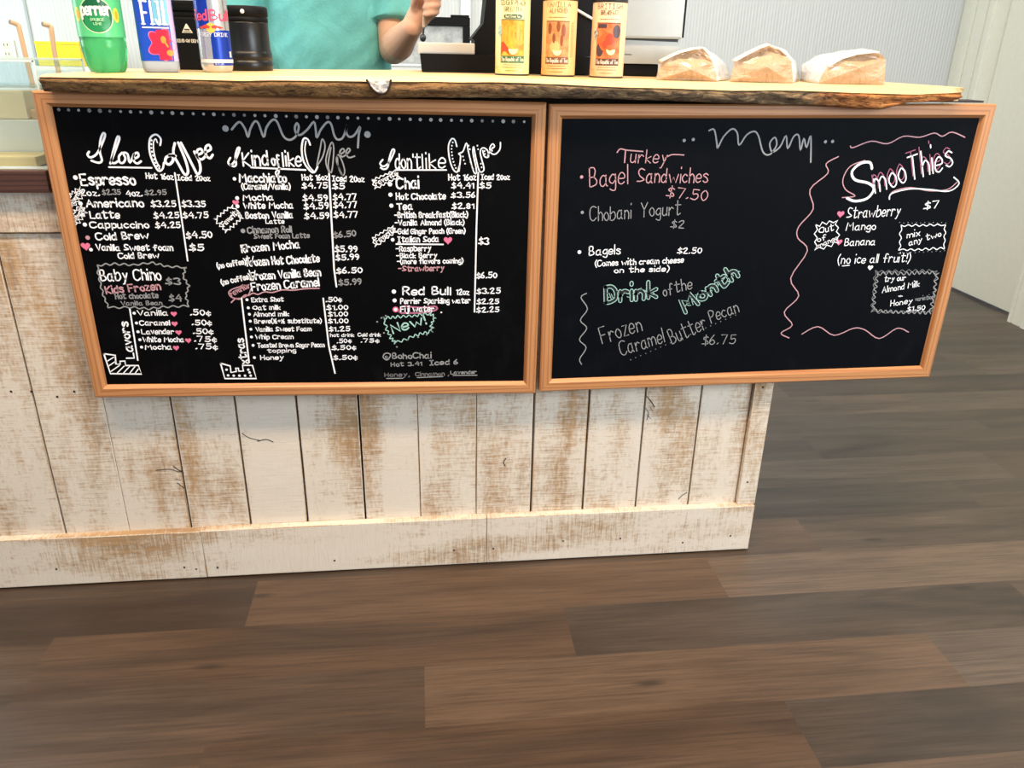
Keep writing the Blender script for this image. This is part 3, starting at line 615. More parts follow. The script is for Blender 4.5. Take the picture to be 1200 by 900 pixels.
dot(3, 190, 762, 10); Wr(3, 'Italian Soda', 220, 776, 445, 773, 34, wd=2.1); L(3, [(210, 786), (470, 788)], 1.6, sm=False); heart(3, 497, 765, 50, 'heart'); Wr(3, '$3', 666, 786, 722, 786, 38, wd=2.)
Wr(3, '-Raspberry', 210, 826, 402, 823, 32, wd=2.); Wr(3, '-Black Berry', 212, 864, 435, 861, 30, wd=2.); Wr(3, '-(more flavors coming)', 216, 896, 580, 891, 30, wd=1.9)
Wr(6, '-Strawberry', 236, 139, 500, 135, 34, 'pink', 1.6); Wr(6, '$6.50', 690, 179, 810, 176, 36, wd=2.)
sec[0] = 'canned_drink_list'
dot(6, 208, 258, 13); Wr(6, 'Red Bull', 262, 277, 540, 276, 52, wd=1.9); Wr(6, '12oz', 574, 276, 648, 276, 36, wd=1.7); Wr(6, '$3.25', 692, 271, 830, 267, 36, wd=2.)
dot(6, 212, 310, 12); Wr(6, 'Perrier Sparkling water', 248, 328, 655, 325, 34, wd=2.); Wr(6, '$2.25', 692, 331, 822, 328, 34, wd=2.)
dot(6, 218, 363, 18, 'heart'); dot(6, 218, 363, 10); Wr(6, 'Fiji water', 248, 376, 442, 373, 36, wd=2.); L(6, [(240, 378), (260, 345), (330, 350), (390, 352), (450, 345), (455, 365), (380, 382), (250, 384)], 2.2, 'rose'); dot(6, 486, 380, 5); Wr(6, '$2.25', 692, 380, 822, 376, 34, wd=2.)
sec[0] = 'new_burst'
wavy(6, [(145, 412), (230, 405), (330, 400), (420, 385), (450, 410), (425, 450), (435, 488), (320, 520), (215, 560), (190, 530), (165, 480)], 34, 8, 1.2, 'teal'); Wr(6, 'New!', 205, 505, 398, 445, 62, 'teal', 2.2)
for x, y in ((110, 435), (135, 412), (160, 400), (440, 470), (400, 510), (350, 525), (290, 540), (225, 582), (150, 500)): dot(6, x, y, 5, 'grey')
sec[0] = 'footnote'
Wr(6, '@BohoChai', 146, 652, 425, 648, 40, 'grey', 1.5); Wr(6, 'Hot 3.41', 193, 697, 372, 690, 28, 'grey', 1.3); Wr(6, 'Iced 6', 418, 689, 582, 682, 34, 'grey', 1.5)
Wr(6, 'Honey,', 155, 757, 298, 754, 28, 'dim', 1.4); Wr(6, 'Cinnamon ,', 335, 752, 528, 750, 28, 'dim', 1.4); Wr(6, 'Lavender', 540, 742, 692, 738, 24, 'grey', 1.4)
L(6, [(165, 767), (260, 766)], 1.1, 'grey', False); L(6, [(345, 762), (495, 756)], 1.1, 'grey', False); L(6, [(555, 750), (695, 748)], 1.1, 'grey', False)
# --- right board
side = 'b'; BIGX[0] = False
sec[0] = 'menu_title'
dot(7, 428, 118, 5, 'grey'); dot(7, 456, 115, 5, 'grey'); dot(8, 178, 122, 5, 'grey'); dot(8, 200, 121, 5, 'grey')
L(0, [(831, 153), (837, 152), (840, 168), (841, 173), (848, 160), (858, 151), (864, 156), (866, 170), (875, 158), (884, 154), (889, 160), (894, 178), (902, 181), (910, 170), (908, 161), (902, 168), (905, 178), (914, 172), (921, 159), (923, 174), (930, 160), (936, 159), (938, 176), (942, 162), (945, 173), (950, 159), (950, 190)], 1.8, 'grey')
sec[0] = 'bagel_list'
L(7, [(220, 155), (230, 144), (250, 148), (300, 152)], 1.3, 'pink'); L(7, [(246, 150), (243, 186)], 1.4, 'pink'); Wr(7, 'urkey', 262, 186, 372, 190, 42, 'pink', 1.4); L(7, [(370, 172), (390, 162), (427, 163)], 1.2, 'pink')
dot(7, 110, 231, 5, 'pink'); Wr(7, 'Bagel', 136, 262, 252, 252, 60, 'pink', 1.5); Wr(7, 'Sandwiches', 282, 250, 500, 248, 46, 'pink', 1.5); Wr(7, '$7.50', 372, 291, 496, 305, 34, 'pink', 1.5)
dot(7, 112, 341, 5, 'grey'); Wr(7, 'Chobani', 136, 368, 262, 360, 45, 'grey', 1.3); Wr(7, 'Yogurt', 294, 355, 416, 348, 46, 'grey', 1.3); Wr(7, '$2', 386, 388, 426, 390, 25, 'grey', 1.3)
dot(7, 103, 464, 6); Wr(7, 'Bagels', 134, 475, 230, 470, 30, wd=1.6); Wr(7, '$2.50', 406, 468, 480, 467, 20, wd=1.6)
Wr(7, '(Comes with cream cheese', 152, 508, 425, 496, 22, wd=1.6); Wr(7, 'on the side)', 212, 528, 380, 523, 20, wd=1.6)
sec[0] = 'month_drink'
for s, a in (('Drink', (186, 620, 340, 604, 54)), ('Month', (432, 650, 596, 540, 52))):
    st = random.getstate(); Wr(7, s, *a, 'teal', 5.2); random.setstate(st); Wr(7, s, *a, 'board', 3.2)
    x0, y0, x1, y1, h = a
    for i in range(26):
        f = i/25; X, Yq = x0+(x1-x0)*f, y0+(y1-y0)*f; L(7, [(X-3, Yq-h*.15-random.random()*h*.5), (X+4, Yq-h*.12-random.random()*h*.5)], .7, 'teal', False)
Wr(7, 'of', 364, 600, 392, 595, 40, 'grey', 1.4); Wr(7, 'the', 400, 590, 452, 578, 40, 'grey', 1.4)
L(7, [(125, 592), (108, 605), (128, 640), (106, 675), (126, 700), (103, 735), (124, 760), (104, 795), (110, 812)], 1.2, 'grey')
Wr(7, 'Frozen', 175, 748, 298, 708, 62, 'grey', 1.4); Wr(7, 'Caramel', 234, 786, 368, 742, 56, 'grey', 1.3); Wr(7, 'Butter', 392, 752, 500, 700, 60, 'grey', 1.3); Wr(7, 'Pecan', 512, 684, 598, 648, 48, 'grey', 1.3); Wr(7, '$6.75', 482, 752, 585, 747, 34, 'grey', 1.3)
for i in range(22): dot(7, 262+i*15.5, 798-i*6.6, 2, 'dim')
sec[0] = 'smoothie_border'
L(8, [(255, 135), (264, 140), (320, 120), (370, 128), (420, 105), (470, 108), (515, 95), (540, 105), (570, 92), (610, 108)], 1.2, 'pink')
L(8, [(218, 168), (180, 190), (185, 220), (130, 270), (140, 330), (95, 385), (92, 420), (122, 460), (70, 545), (95, 600), (50, 650), (75, 690), (40, 715), (65, 730)], 1.3, 'pink')
L(8, [(105, 718), (155, 695), (205, 722), (265, 700), (300, 705), (345, 732), (400, 700), (435, 712)], 1.3, 'pink')
sec[0] = 'smoothie_heading'
L(8, [(322, 205), (315, 186), (285, 190), (260, 215), (270, 240), (310, 250), (328, 268), (308, 297), (270, 306), (245, 297)], 3., 'white')
L(8, [(300, 180), (255, 198), (232, 238), (240, 270), (270, 290), (230, 295)], 1.2, 'pink')
st = random.getstate(); Wr(8, 'mooThies', 333, 282, 572, 198, 84, 'white', 2.1); random.setstate(st); Wr(8, 'mooThies', 328, 272, 566, 190, 88, 'rose', 1.3)
L(8, [(376, 300), (384, 282), (440, 268), (500, 270), (560, 275), (592, 252), (576, 232)], 1.5, 'white'); L(8, [(374, 296), (388, 276), (440, 264), (500, 274), (555, 270), (585, 248)], 1.2, 'pink')
sec[0] = 'smoothie_list'
Wr(8, '$7', 482, 332, 528, 326, 25); heart(8, 225, 346, 26); Wr(8, 'Strawberry', 243, 359, 408, 351, 36, wd=1.4); Wr(8, 'Mango', 242, 396, 332, 394, 28, wd=1.4); heart(8, 220, 433, 24); Wr(8, 'Banana', 237, 444, 330, 441, 28, wd=1.4)
sec[0] = 'mango_badge'
wavy(8, [(148, 382), (212, 366), (218, 434), (148, 458)], 24, 5, 1.3, jag=True); Wr(8, 'Out', 158, 408, 203, 396, 24, wd=1.3); Wr(8, 'of', 153, 432, 180, 426, 20, wd=1.2); Wr(8, 'mango', 158, 450, 216, 424, 17, wd=1.2)
sec[0] = 'mix_box'
wavy(8, [(412, 382), (548, 380), (546, 452), (408, 458)], 22, 3, 1.1, 'white'); Wr(8, 'mix', 430, 420, 470, 412, 24, wd=1.4); Wr(8, 'any two', 438, 444, 536, 414, 22, wd=1.4)
for i in range(12): dot(8, 408+i*13, 372+(i % 2)*2, 1.6, 'grey'); dot(8, 404+i*13, 468-(i % 2)*2-i*.6, 1.6, 'grey')
sec[0] = 'smoothie_list'
Wr(8, '(no ice all fruit!)', 216, 500, 438, 494, 30, wd=1.4); L(8, [(230, 507), (252, 505)], 1., 'white', False); heart(8, 317, 512, 20, 'white')
sec[0] = 'almond_box'
wavy(8, [(338, 530), (430, 530), (525, 528), (505, 652), (420, 650), (325, 645)], 17, 5, 1.1, 'grey'); wavy(8, [(332, 524), (520, 522), (512, 648), (322, 650)], 21, 4, .9, 'dim')
Wr(8, 'try our', 360, 556, 426, 551, 22, wd=1.3); Wr(8, 'Almond Milk', 354, 590, 468, 570, 23, wd=1.3); Wr(8, '+', 402, 606, 414, 606, 14, wd=1.3); Wr(8, 'Honey', 380, 632, 446, 622, 22, wd=1.3); Wr(8, 'variation', 456, 616, 512, 608, 17, 'grey', 1.1); Wr(8, '$1.50', 430, 648, 485, 642, 18, wd=1.3)
COLS = {'white': ('lettering', '#f4f6fa'), 'grey': ('grey_lettering', '#909294'), 'dim': ('faint_lettering', '#6c6d70'), 'pink': ('pink_lettering', '#c0929a'), 'heart': ('pink_hearts', '#d96f90'), 'rose': ('rose_lettering', '#a8607c'), 'teal': ('teal_lettering', '#9cc7bd'), 'board': ('letter_fill', '#0b1017')}
for (sd, sc, col), b in INK.items():
    nm, hx = COLS[col]; nm = sc+'_'+nm; obj(nm, b, plain(hx, .85), board_a if sd == 'a' else board_b, recalc=False, label=(nm.replace('_', ' ')+' in chalk') if col != 'white' else None)
# ------------------------------------------------------------------ things on the bar top
def cyl(c, r, a0):
    return lambda u, v, l=.0004: Vector((c[0]+(r+l)*math.sin(a0+u/r), c[1]-(r+l)*math.cos(a0+u/r), c[2]+v))
def facing(c): return math.atan2(CAM.x-c[0], c[1]-CAM.y)
def patch(bm, u0, u1, v0, v1, M, nu=14, nv=1, mat=0, l=.0004):
    g = [[bm.verts.new(M(u0+(u1-u0)*i/nu, v0+(v1-v0)*j/nv, l)) for j in range(nv+1)] for i in range(nu+1)]
    for i in range(nu):
        for j in range(nv): bm.faces.new((g[i][j], g[i+1][j], g[i+1][j+1], g[i][j+1])).material_index = mat
def blob(bm, pts, M, l, mat=0):          # filled outline laid on a curved surface: fan from its centre
    cu = sum(p[0] for p in pts)/len(pts); cv = sum(p[1] for p in pts)/len(pts); c = bm.verts.new(M(cu, cv, l)); n = len(pts)
    h = [bm.verts.new(M((p[0]+cu)/2, (p[1]+cv)/2, l)) for p in pts]; o = [bm.verts.new(M(p[0], p[1], l)) for p in pts]
    for i in range(n):
        j = (i+1) % n; bm.faces.new((c, h[i], h[j])).material_index = mat; bm.faces.new((h[i], o[i], o[j], h[j])).material_index = mat
def oval(cu, cv, ru, rv, n=28, a0=0, a1=2*math.pi): return [(cu+ru*math.cos(a0+(a1-a0)*k/n), cv+rv*math.sin(a0+(a1-a0)*k/n)) for k in range(n)]
def onM(M, l): return lambda u, v: M(u, v, l)
def spot(px, py, Y): q = P(px, py, Y); return (q.x, Y, zt(q.x)+.0005)
# green bottle
c = spot(126.5, 82, .03); a0 = facing(c)
t = empty('water_bottle', c, 'green plastic sparkling water bottle, leftmost drink on the wooden bar top', 'bottle', 'bottled drinks on the bar top')
def petal(a, r, z):
    if z > .03: return r
    return r*(1-.16*(1-z/.03)*max(0, math.cos(5*(a+.3)))**2)
g = m_glass('green_pet', (.10, .60, .30, 1), 1.5, .06)
gn = NT('green_plastic'); gn.m = gn.done(lin('#58c97f'), .1, Transmission_Weight=.55, IOR=1.3)
bm = bmesh.new(); lathe(bm, [(.010, .006), (.020, .0), (.0285, .001), (.0325, .008), (.035, .02), (.0372, .036), (.0375, .05), (.0366, .053), (.0375, .056), (.0382, .075), (.0382, .12), (.037, .14), (.030, .17), (.018, .195), (.0135, .21), (.0135, .222)], c, 60, petal); obj('bottle_body', bm, gn.m, t, True)
bm = bmesh.new(); lathe(bm, [(.0152, .212), (.0155, .214), (.0155, .229), (.0145, .231)], c, 40, lambda a, r, z: r+.0003*math.cos(a*30)); obj('cap', bm, plain('#1d7a3f', .4), t, True)
M = cyl(c, .0384, a0); bm = bmesh.new(); patch(bm, -.055, .055, .058, .142, lambda u, v, l: M(u, v, l), 40, 1, 0, .0002)
blob(bm, oval(-.004, .092, .0275, .0285), M, .0005, 1); blob(bm, oval(-.004, .092, .0255, .0265), M, .0007, 2); blob(bm, oval(-.004, .083, .021, .0165), M, .0009, 3)
for s in (-1, 1): blob(bm, oval(-.004+s*.034, .093, .006, .012), M, .0005, 4)
blob(bm, oval(-.036, .093, .003, .007), M, .0007, 5); blob(bm, oval(.030, .093, .003, .007), M, .0007, 5)
text(bm, 'perrier', (-.027, .092), (.019, .0935), .0205, .0034, onM(M, .0012), jit=0.); n0 = len(bm.faces)
for f in bm.faces:
    pass
lab = obj('label', bm, [plain('#5ac884', .25), plain('#bfe6b0', .4), plain('#0d5a34', .3), plain('#1f8a4e', .3), plain('#cfd94a', .4), plain('#e6a92c', .4), plain('#e8efe4', .4)], t, recalc=False)
def last_white(o, cnt_from, idx):
    for p in o.data.polygons[cnt_from:]: p.material_index = idx
# letters are the last faces: find them by being outermost
def paint_outer(o, c, rmin, idx):
    for p in o.data.polygons:
        q = o.matrix_world @ p.center if False else p.center+o.location+(wloc(o.parent) if o.parent else Vector())
        if math.hypot(q.x-c[0], q.y-c[1]) > rmin: p.material_index = idx
paint_outer(lab, c, .0384+.00105, 6)
bm = bmesh.new(); text(bm, 'SOURCE', (-.014, .083), (.006, .083), .004, .0009, onM(M, .0013), jit=0.); text(bm, 'LIME', (-.01, .077), (.002, .077), .0035, .0009, onM(M, .0013), jit=0.); text(bm, 'CARBONATED', (-.026, .128), (.018, .128), .006, .0013, onM(M, .0008), jit=0.); obj('small_print', bm, plain('#a9dcae', .5), t, recalc=False)
# blue square bottle with a red flower
c = spot(190, 82.5, .05); a0 = facing(c)-.06
t = empty('water_bottle', c, 'square clear water bottle with blue label and big red flower', 'bottle', 'bottled drinks on the bar top')
N = 5.
def sq(r): return lambda a: r/(abs(math.cos(a-a0))**N+abs(math.sin(a-a0))**N)**(1/N)
R0 = .0315
bm = bmesh.new(); lathe(bm, [(.8, 0), (.93, .002), (.985, .008), (1, .016), (1, .15), (.92, .17), (.5, .195), (.40, .20), (.40, .215)], c, 64, lambda a, r, z: (sq(R0)(a) if z < .19 else R0)*r if z < .16 else R0*r*(1.08 if z < .18 else 1)); pb = NT('clear_plastic'); obj('bottle_body', bm, pb.done(lin('#b9c6d2'), .12, Transmission_Weight=.35, IOR=1.33), t, True)
bm = bmesh.new(); lathe(bm, [(.0148, .203), (.015, .205), (.015, .219), (.014, .2205)], c, 40, lambda a, r, z: r+.0003*math.cos(a*30)); obj('cap', bm, plain('#2a64b8', .4), t, True)
def sqM(u, v, l=.0004):
    a = -math.pi/2+a0+u/.0335; r = sq(R0+l)(a); return Vector((c[0]+r*math.cos(a), c[1]+r*math.sin(a), c[2]+v))
bm = bmesh.new(); patch(bm, -.045, .045, .019, .15, sqM, 60, 1, 0, .0004); patch(bm, .023, .035, .019, .15, sqM, 8, 1, 4, .0006); patch(bm, .0, .023, .078, .15, sqM, 12, 1, 5, .0005)
def flower(cu, cv, s): return [(cu+s*(1+.22*math.cos(5*a+.6))*math.cos(a), cv+s*(1.15+.22*math.cos(5*a+.6))*math.sin(a)) for a in [2*math.pi*k/50 for k in range(50)]]
blob(bm, flower(.007, .0465, .0205), sqM, .0007, 1); blob(bm, flower(.0072, .0465, .0192), sqM, .0008, 2); patch(bm, .001, .0205, .021, .07, sqM, 10, 1, 2, .0009)
blob(bm, oval(.011, .054, .004, .006), sqM, .0012, 3)
obj('label', bm, [plain('#1746b8', .25), plain('#f06a9a', .4), plain('#d9223f', .35), plain('#e8963c', .4), plain('#c9b4dc', .25), plain('#6fb2cf', .3)], t, recalc=False)
bm = bmesh.new()
def serif(x0, x1, ch, h0=.079, h=.036):
    text(bm, ch, (x0, h0), (x1, h0), h, .0036, onM(sqM, .0014), jit=0.)
    for v in ((h0, h0+h) if ch != 'J' else (h0+h,)): ribbon(bm, [(x0-.0018 if ch == 'F' else x0+.002, v), (x0+.0022 if ch == 'F' and v == h0 else x1+.001, v)], .0022, onM(sqM, .0015))
serif(-.0165, -.009, 'F'); ribbon(bm, [(-.0025, .079), (-.0025, .115)], .004, onM(sqM, .0014)); ribbon(bm, [(-.0055, .079), (.0005, .079)], .0022, onM(sqM, .0015)); serif(.0035, .0095, 'J'); ribbon(bm, [(.016, .079), (.016, .115)], .004, onM(sqM, .0014)); ribbon(bm, [(.0125, .079), (.0195, .079)], .0022, onM(sqM, .0015)); rib(bm, [(-.018, .0735), (.02, .0735)], .0022, onM(sqM, .0013))
obj('lettering', bm, plain('#f1efee', .4), t, recalc=False)
bm = bmesh.new(); ribbon(bm, smooth([(.010, .055), (.013, .050), (.016, .043)]), .0028, onM(sqM, .0014)); blob(bm, oval(.0185, .0325, .005, .005), sqM, .0013); obj('flower_stamen', bm, plain('#c98b3a', .4), t, recalc=False)
# slim blue and silver can
c = spot(255.5, 82, .09); a0 = facing(c)
t = empty('drink_can', c, 'slim blue and silver energy drink can in front of black canister', 'can', 'bottled drinks on the bar top')
rc = .0287; M = cyl(c, rc, a0)
SIL = plain('#c9ccd0', .22, Metallic=.75); CB = plain('#1238a6', .22, Metallic=.35)
bm = bmesh.new(); lathe(bm, [(.022, .003), (.0235, 0), (.0245, 0), (.0262, .004), (.0285, .010), (rc, .014), (rc, .134), (.0280, .139), (.0258, .148), (.0262, .150), (.0262, .152), (.0245, .152), (.0238, .149)], c, 56); obj('can_body', bm, SIL, t, True)
bm = bmesh.new(); lathe(bm, [(.0246, .0002), (.0263, .0042)], c, 56); 
bm.free()
bm = bmesh.new(); sp = -.006
patch(bm, sp, .040, .012, .072, M, 16, 1, 0, .0003); patch(bm, -.042, sp, .074, .134, M, 16, 1, 0, .0003); patch(bm, .048, .085, .074, .134, M, 12, 1, 0, .0003); patch(bm, -.085, -.046, .012, .072, M, 12, 1, 0, .0003)
patch(bm, -.036, .043, .0165, .0225, M, 24, 1, 1, .0006); patch(bm, .027, .033, .026, .036, M, 3, 1, 1, .0006)
obj('printed_panels', bm, [CB, plain('#d6d4cf', .3)], t, recalc=False)
bm = bmesh.new(); text(bm, 'Red', (-.040, .0885), (-.009, .0885), .0165, .0028, onM(M, .0008), jit=0.); text(bm, 'Bull', (-.003, .0885), (.034, .0885), .0165, .0028, onM(M, .0008), jit=0.); obj('brand_lettering', bm, plain('#d8486a', .4), t, recalc=False)
bm = bmesh.new(); blob(bm, oval(-.004, .0755, .0085, .0085), M, .0007); obj('sun_emblem', bm, plain('#e9b44a', .4), t, recalc=False)
bm = bmesh.new()
for s in (-1, 1):
    bull = [(0.001, 2), (.004, 5), (.009, 6), (.014, 4.2), (.020, 1.8), (.0225, -.8), (.019, -.6), (.016, -2.6), (.0145, -.6), (.010, -.2), (.0085, -2.8), (.006, -.6), (.003, -1.4)]
    blob(bm, [(-.004+s*u, .0755+v*.00085) for u, v in bull], M, .0010)
obj('bull_emblem', bm, plain('#c8402e', .4), t, recalc=False)
bm = bmesh.new(); text(bm, 'ENERGY DRINK', (-.036, .0615), (.026, .0615), .0058, .0012, onM(M, .0008), jit=0.); text(bm, '12 FL OZ', (-.004, .0135), (.012, .0135), .0022, .0005, onM(M, .0008), jit=0.); obj('small_print', bm, plain('#c9cfe0', .4), t, recalc=False)
# three tea tins
TIN = [((600, 86), '#dfd39a', '#aebb62', ['#e07a1c', '#d2431c', '#f2b53a'], ['GINGER PEACH', 'GREEN TEA'], 'Best Green Tea', 'pale yellow cylindrical tea tin with orange picture, leftmost of three tins', '#3f6b3a'),
       ((653.5, 89), '#e6b87c', '#d9a062', ['#b5703c', '#8a4b2a', '#d99a5c'], ['VANILLA', 'ALMOND'], '', 'peach cylindrical tea tin with brown picture, middle of three tins', '#7a4a2c'),
       ((710, 91.5), '#ebc49c', '#e0a878', ['#d9562c', '#5a3a3c', '#e8854a'], ['BRITISH', 'BREAKFAST'], '', 'cream tea tin with red orange fruit picture, nearest the paper bags', '#5c3a2a')]
for k, (pp, bg, low, pic, names, pill, lab, brown) in enumerate(TIN):
    c = spot(*pp, .09); a0 = facing(c)+(-.12 if k == 1 else 0.); r = .0332; M = cyl(c, r, a0)
    t = empty('tea_tin', c, lab, 'tin', 'tea tins on the bar top')
    bm = bmesh.new(); lathe(bm, [(.031, 0), (.0325, .0), (r, .002), (r, .133), (.0325, .134)], c, 56); obj('tin_body', bm, plain(bg, .35), t, True)
    bm = bmesh.new(); lathe(bm, [(.0318, .1345), (.0338, .1345), (.0342, .136), (.0342, .152), (.033, .1535), (.03, .154)], c, 56); obj('lid', bm, plain('#26262c', .3), t, True)
    bm = bmesh.new(); lathe(bm, [(.0325, .0), (r+.0006, .0004), (r+.0006, .0022), (r, .0026)], c, 56); obj('base_rim', bm, plain('#2b2320', .4), t, True)
    bm = bmesh.new(); patch(bm, -.045, .045, .004, .016, M, 24, 1, 1, .0002); patch(bm, -.024, .024, .0225, .098, M, 24, 1, 0, .0003)
    patch(bm, -.024, .024, .0225, .035, M, 24, 1, 2, .0005); patch(bm, -.0235, .0235, .097, .0985, M, 24, 1, 2, .0005)
    obj('picture_panel', bm, [m_mottle(pic[0], pic[2], 70), m_mottle(low, bg, 30), plain(brown, .4)], t, recalc=False)
    bm = bmesh.new()
    if k == 0:
        blob(bm, [(-.024, .036), (-.006, .036), (-.009, .050), (-.014, .056), (-.019, .060), (-.0235, .058)], M, .0006, 0)
        for x, y, ru, rv in ((-.006, .072, .003, .014), (.002, .066, .0025, .012), (.010, .075, .0035, .014), (.017, .066, .003, .012), (-.013, .078, .003, .010)): blob(bm, oval(x, y, ru, rv), M, .0006, 1)
    elif k == 1:
        for x, y, ru, rv in ((-.015, .085, .004, .010), (.002, .088, .0035, .009), (.012, .082, .004, .011), (-.006, .068, .003, .009), (.009, .064, .003, .010)): blob(bm, oval(x, y, ru, rv), M, .0006, 0)
        blob(bm, oval(-.004, .053, .010, .010), M, .0006, 1)
    else:
        blob(bm, oval(.016, .083, .008, .012), M, .0006, 1); blob(bm, oval(-.016, .050, .0075, .012), M, .0006, 1); blob(bm, oval(-.002, .064, .016, .017), M, .0008, 2); blob(bm, oval(.003, .069, .009, .010), M, .001, 3); blob(bm, oval(-.006, .060, .005, .007), M, .0011, 3); patch(bm, -.022, -.004, .089, .096, M, 8, 1, 1, .0006)
    obj('fruit_picture', bm, [plain(pic[1], .4), plain({0: '#f0a43a', 1: '#e8b070', 2: '#4b3a40'}[k], .4), plain('#e2602c', .4), plain('#c8452a', .4)], t, recalc=False)
    bm = bmesh.new(); cu, cv = (.001, .047) if k != 2 else (.006, .051); blob(bm, [(cu+.0085*math.cos(a), cv+.0085*math.sin(a)*1.15) for a in [math.pi+math.pi*i/16 for i in range(17)]], M, .0012)
    obj('cup_picture', bm, plain('#f2dca6', .4), t, recalc=False)
    bm = bmesh.new(); text(bm, 'The Republic of Tea', (-.0225, .0255), (.0225, .0255), .0072, .00065, onM(M, .0008), jit=0.); obj('white_lettering', bm, plain('#f3ead8', .4), t, recalc=False)
    bm = bmesh.new(); text(bm, names[0], (-.025, .1225), (.025, .1225), .0085, .0008, onM(M, .0006), jit=0.); text(bm, names[1], (-.017, .1120), (.017, .1120), .0078, .0008, onM(M, .0006), jit=0.)
    for y, x in ((.1045, .018), (.019, .018), (.0145, .02), (.0085, .014)): text(bm, 'fine whole leaves', (-x, y), (x, y), .0022, .0005, onM(M, .0006), jit=0.) if False else rib(bm, [(-x, y), (x, y)], .0007, onM(M, .0006))
    obj('title_lettering', bm, plain('#4c3a24' if k else '#47521f', .4), t, recalc=False)
    if pill:
        bm = bmesh.new(); rib(bm, [(-.014, .1035), (.014, .1035)], .0068, onM(M, .0008)); obj('green_badge', bm, plain('#3f5a34', .4), t, recalc=False)
        bm = bmesh.new(); text(bm, pill, (-.0135, .1014), (.0135, .1014), .0042, .0006, onM(M, .0012), jit=0.); obj('badge_lettering', bm, plain('#e6e2b8', .4), t, recalc=False)
    if k != 1:
        bm = bmesh.new(); blob(bm, oval(-.0262, .079, .0052, .0098), M, .0011); obj('round_seal', bm, m_mottle('#3f8a74' if k == 0 else '#3b3638', '#cfe0d2', 160), t, recalc=False)
    else:
        bm = bmesh.new()
        for i in range(18): rib(bm, [(.0285, .036+i*.0035), (.035, .036+i*.0035)], .0011, onM(M, .0006))
        obj('barcode_lines', bm, plain('#c08c4c', .4), t, recalc=False)
# three wrapped bags
def bag(front, back, crease, y0, y1, lab):
    q = [P(40*0+760+px/4.138, 40+py/4.138, y0) for px, py in front]; cx = sum(v.x for v in q)/len(q); zb = zt(cx)+.0006
    q[0].z = q[-1].z = zb
    b = [P(760+px/4.138, 40+py/4.138, y1) for px, py in back]; b[0].z = b[-1].z = zb
    t = empty('paper_bag', (cx, (y0+y1)/2, zb), lab, 'bag', 'wrapped paper bags on the bar top')
    cr = [P(760+px/4.138, 40+py/4.138, y0) for px, py in crease]
    cr[0].y += .008; cr[-1].y -= .016
    bm = bmesh.new(); vo = [bm.verts.new(v) for v in q]; vc = [bm.verts.new(v) for v in cr]; pk = max(range(len(q)), key=lambda i: q[i].z)
    # left fan and right fan around the crease line
    for i in range(pk): bm.faces.new((vo[i], vo[i+1], vc[0] if i >= pk//2 else vc[1]))
    bm.faces.new((vo[pk//2], vc[0], vc[1]))
    m2 = (pk+len(q)-1)//2
    for i in range(pk, len(q)-1): bm.faces.new((vo[i], vo[i+1], vc[0] if i < m2 else vc[1]))
    bm.faces.new((vo[m2], vc[1], vc[0]))
    bm.faces.new((vo[0], vc[1], vo[-1]))
    bmesh.ops.subdivide_edges(bm, edges=bm.edges, cuts=3, use_grid_fill=True)
    ed = {v for v in bm.verts if v.is_boundary}
    for v in bm.verts:
        if v not in ed: v.co.y += .005*noise.noise(v.co*70)
    obj('front_panel', bm, m_kraft(), t, False)
    bm = bmesh.new(); va = [bm.verts.new(v) for v in q]; vm = [bm.verts.new((v+w)/2+Vector((0, 0, .004 if 0 < i < len(q)-1 else 0))) for i, (v, w) in enumerate(zip(q, b))]; vb = [bm.verts.new(v) for v in b]
    n = len(q)
    for s, e in ((va, vm), (vm, vb)):
        for i in range(n): bm.faces.new((s[i], s[(i+1) % n], e[(i+1) % n], e[i]))
    bm.faces.new(vb[::-1])
    bmesh.ops.subdivide_edges(bm, edges=bm.edges, cuts=3, use_grid_fill=True)
    ed = {v for v in bm.verts if v.is_boundary}
    for v in bm.verts:
        if v not in ed and v.co.z > zb+.004: v.co += Vector((noise.noise(v.co*45), noise.noise(v.co*45+Vector((9, 0, 0))), noise.noise(v.co*45+Vector((0, 9, 0)))))*.004
    obj('bag_body', bm, m_wrap(), t, True)
    # folded lip along the roof line
    bm = bmesh.new(); ridge = q[2:pk+1]; tp = []
    for v in ridge: tp.append((bm.verts.new(v+Vector((0, -.008, -.0012))), bm.verts.new(v+Vector((0, -.0078, .0004))), bm.verts.new(v+Vector((0, .012, .0022))), bm.verts.new(v+Vector((0, .012, -.0005)))))
    for a, b2 in zip(tp, tp[1:]):
        for i in range(4): bm.faces.new((a[i], a[(i+1) % 4], b2[(i+1) % 4], b2[i]))
    bm.faces.new(tp[0]); bm.faces.new(tp[-1][::-1]); obj('folded_lip', bm, plain('#c9c4ba', .45), t)
bag([(40, 226), (46, 180), (58, 132), (100, 110), (150, 88), (215, 72), (260, 66), (292, 100), (312, 140), (328, 190), (332, 226)], [(45, 222), (52, 180), (70, 130), (120, 100), (190, 84), (250, 78), (300, 90), (350, 120), (380, 150), (398, 190), (405, 222)], [(216, 92), (190, 170)], .02, .17, 'crinkled clear wrapped brown paper bag beside the tea tins with folded top')
bag([(395, 226), (405, 180), (416, 130), (480, 94), (540, 65), (582, 50), (640, 78), (672, 108), (692, 130), (697, 180), (702, 226)], [(420, 222), (425, 185), (440, 140), (490, 105), (545, 80), (590, 66), (650, 90), (690, 118), (715, 145), (728, 185), (732, 222)], [(582, 80), (560, 160)], .02, .17, 'brown paper bag with tallest pointed fold, middle of the three wrapped bags')
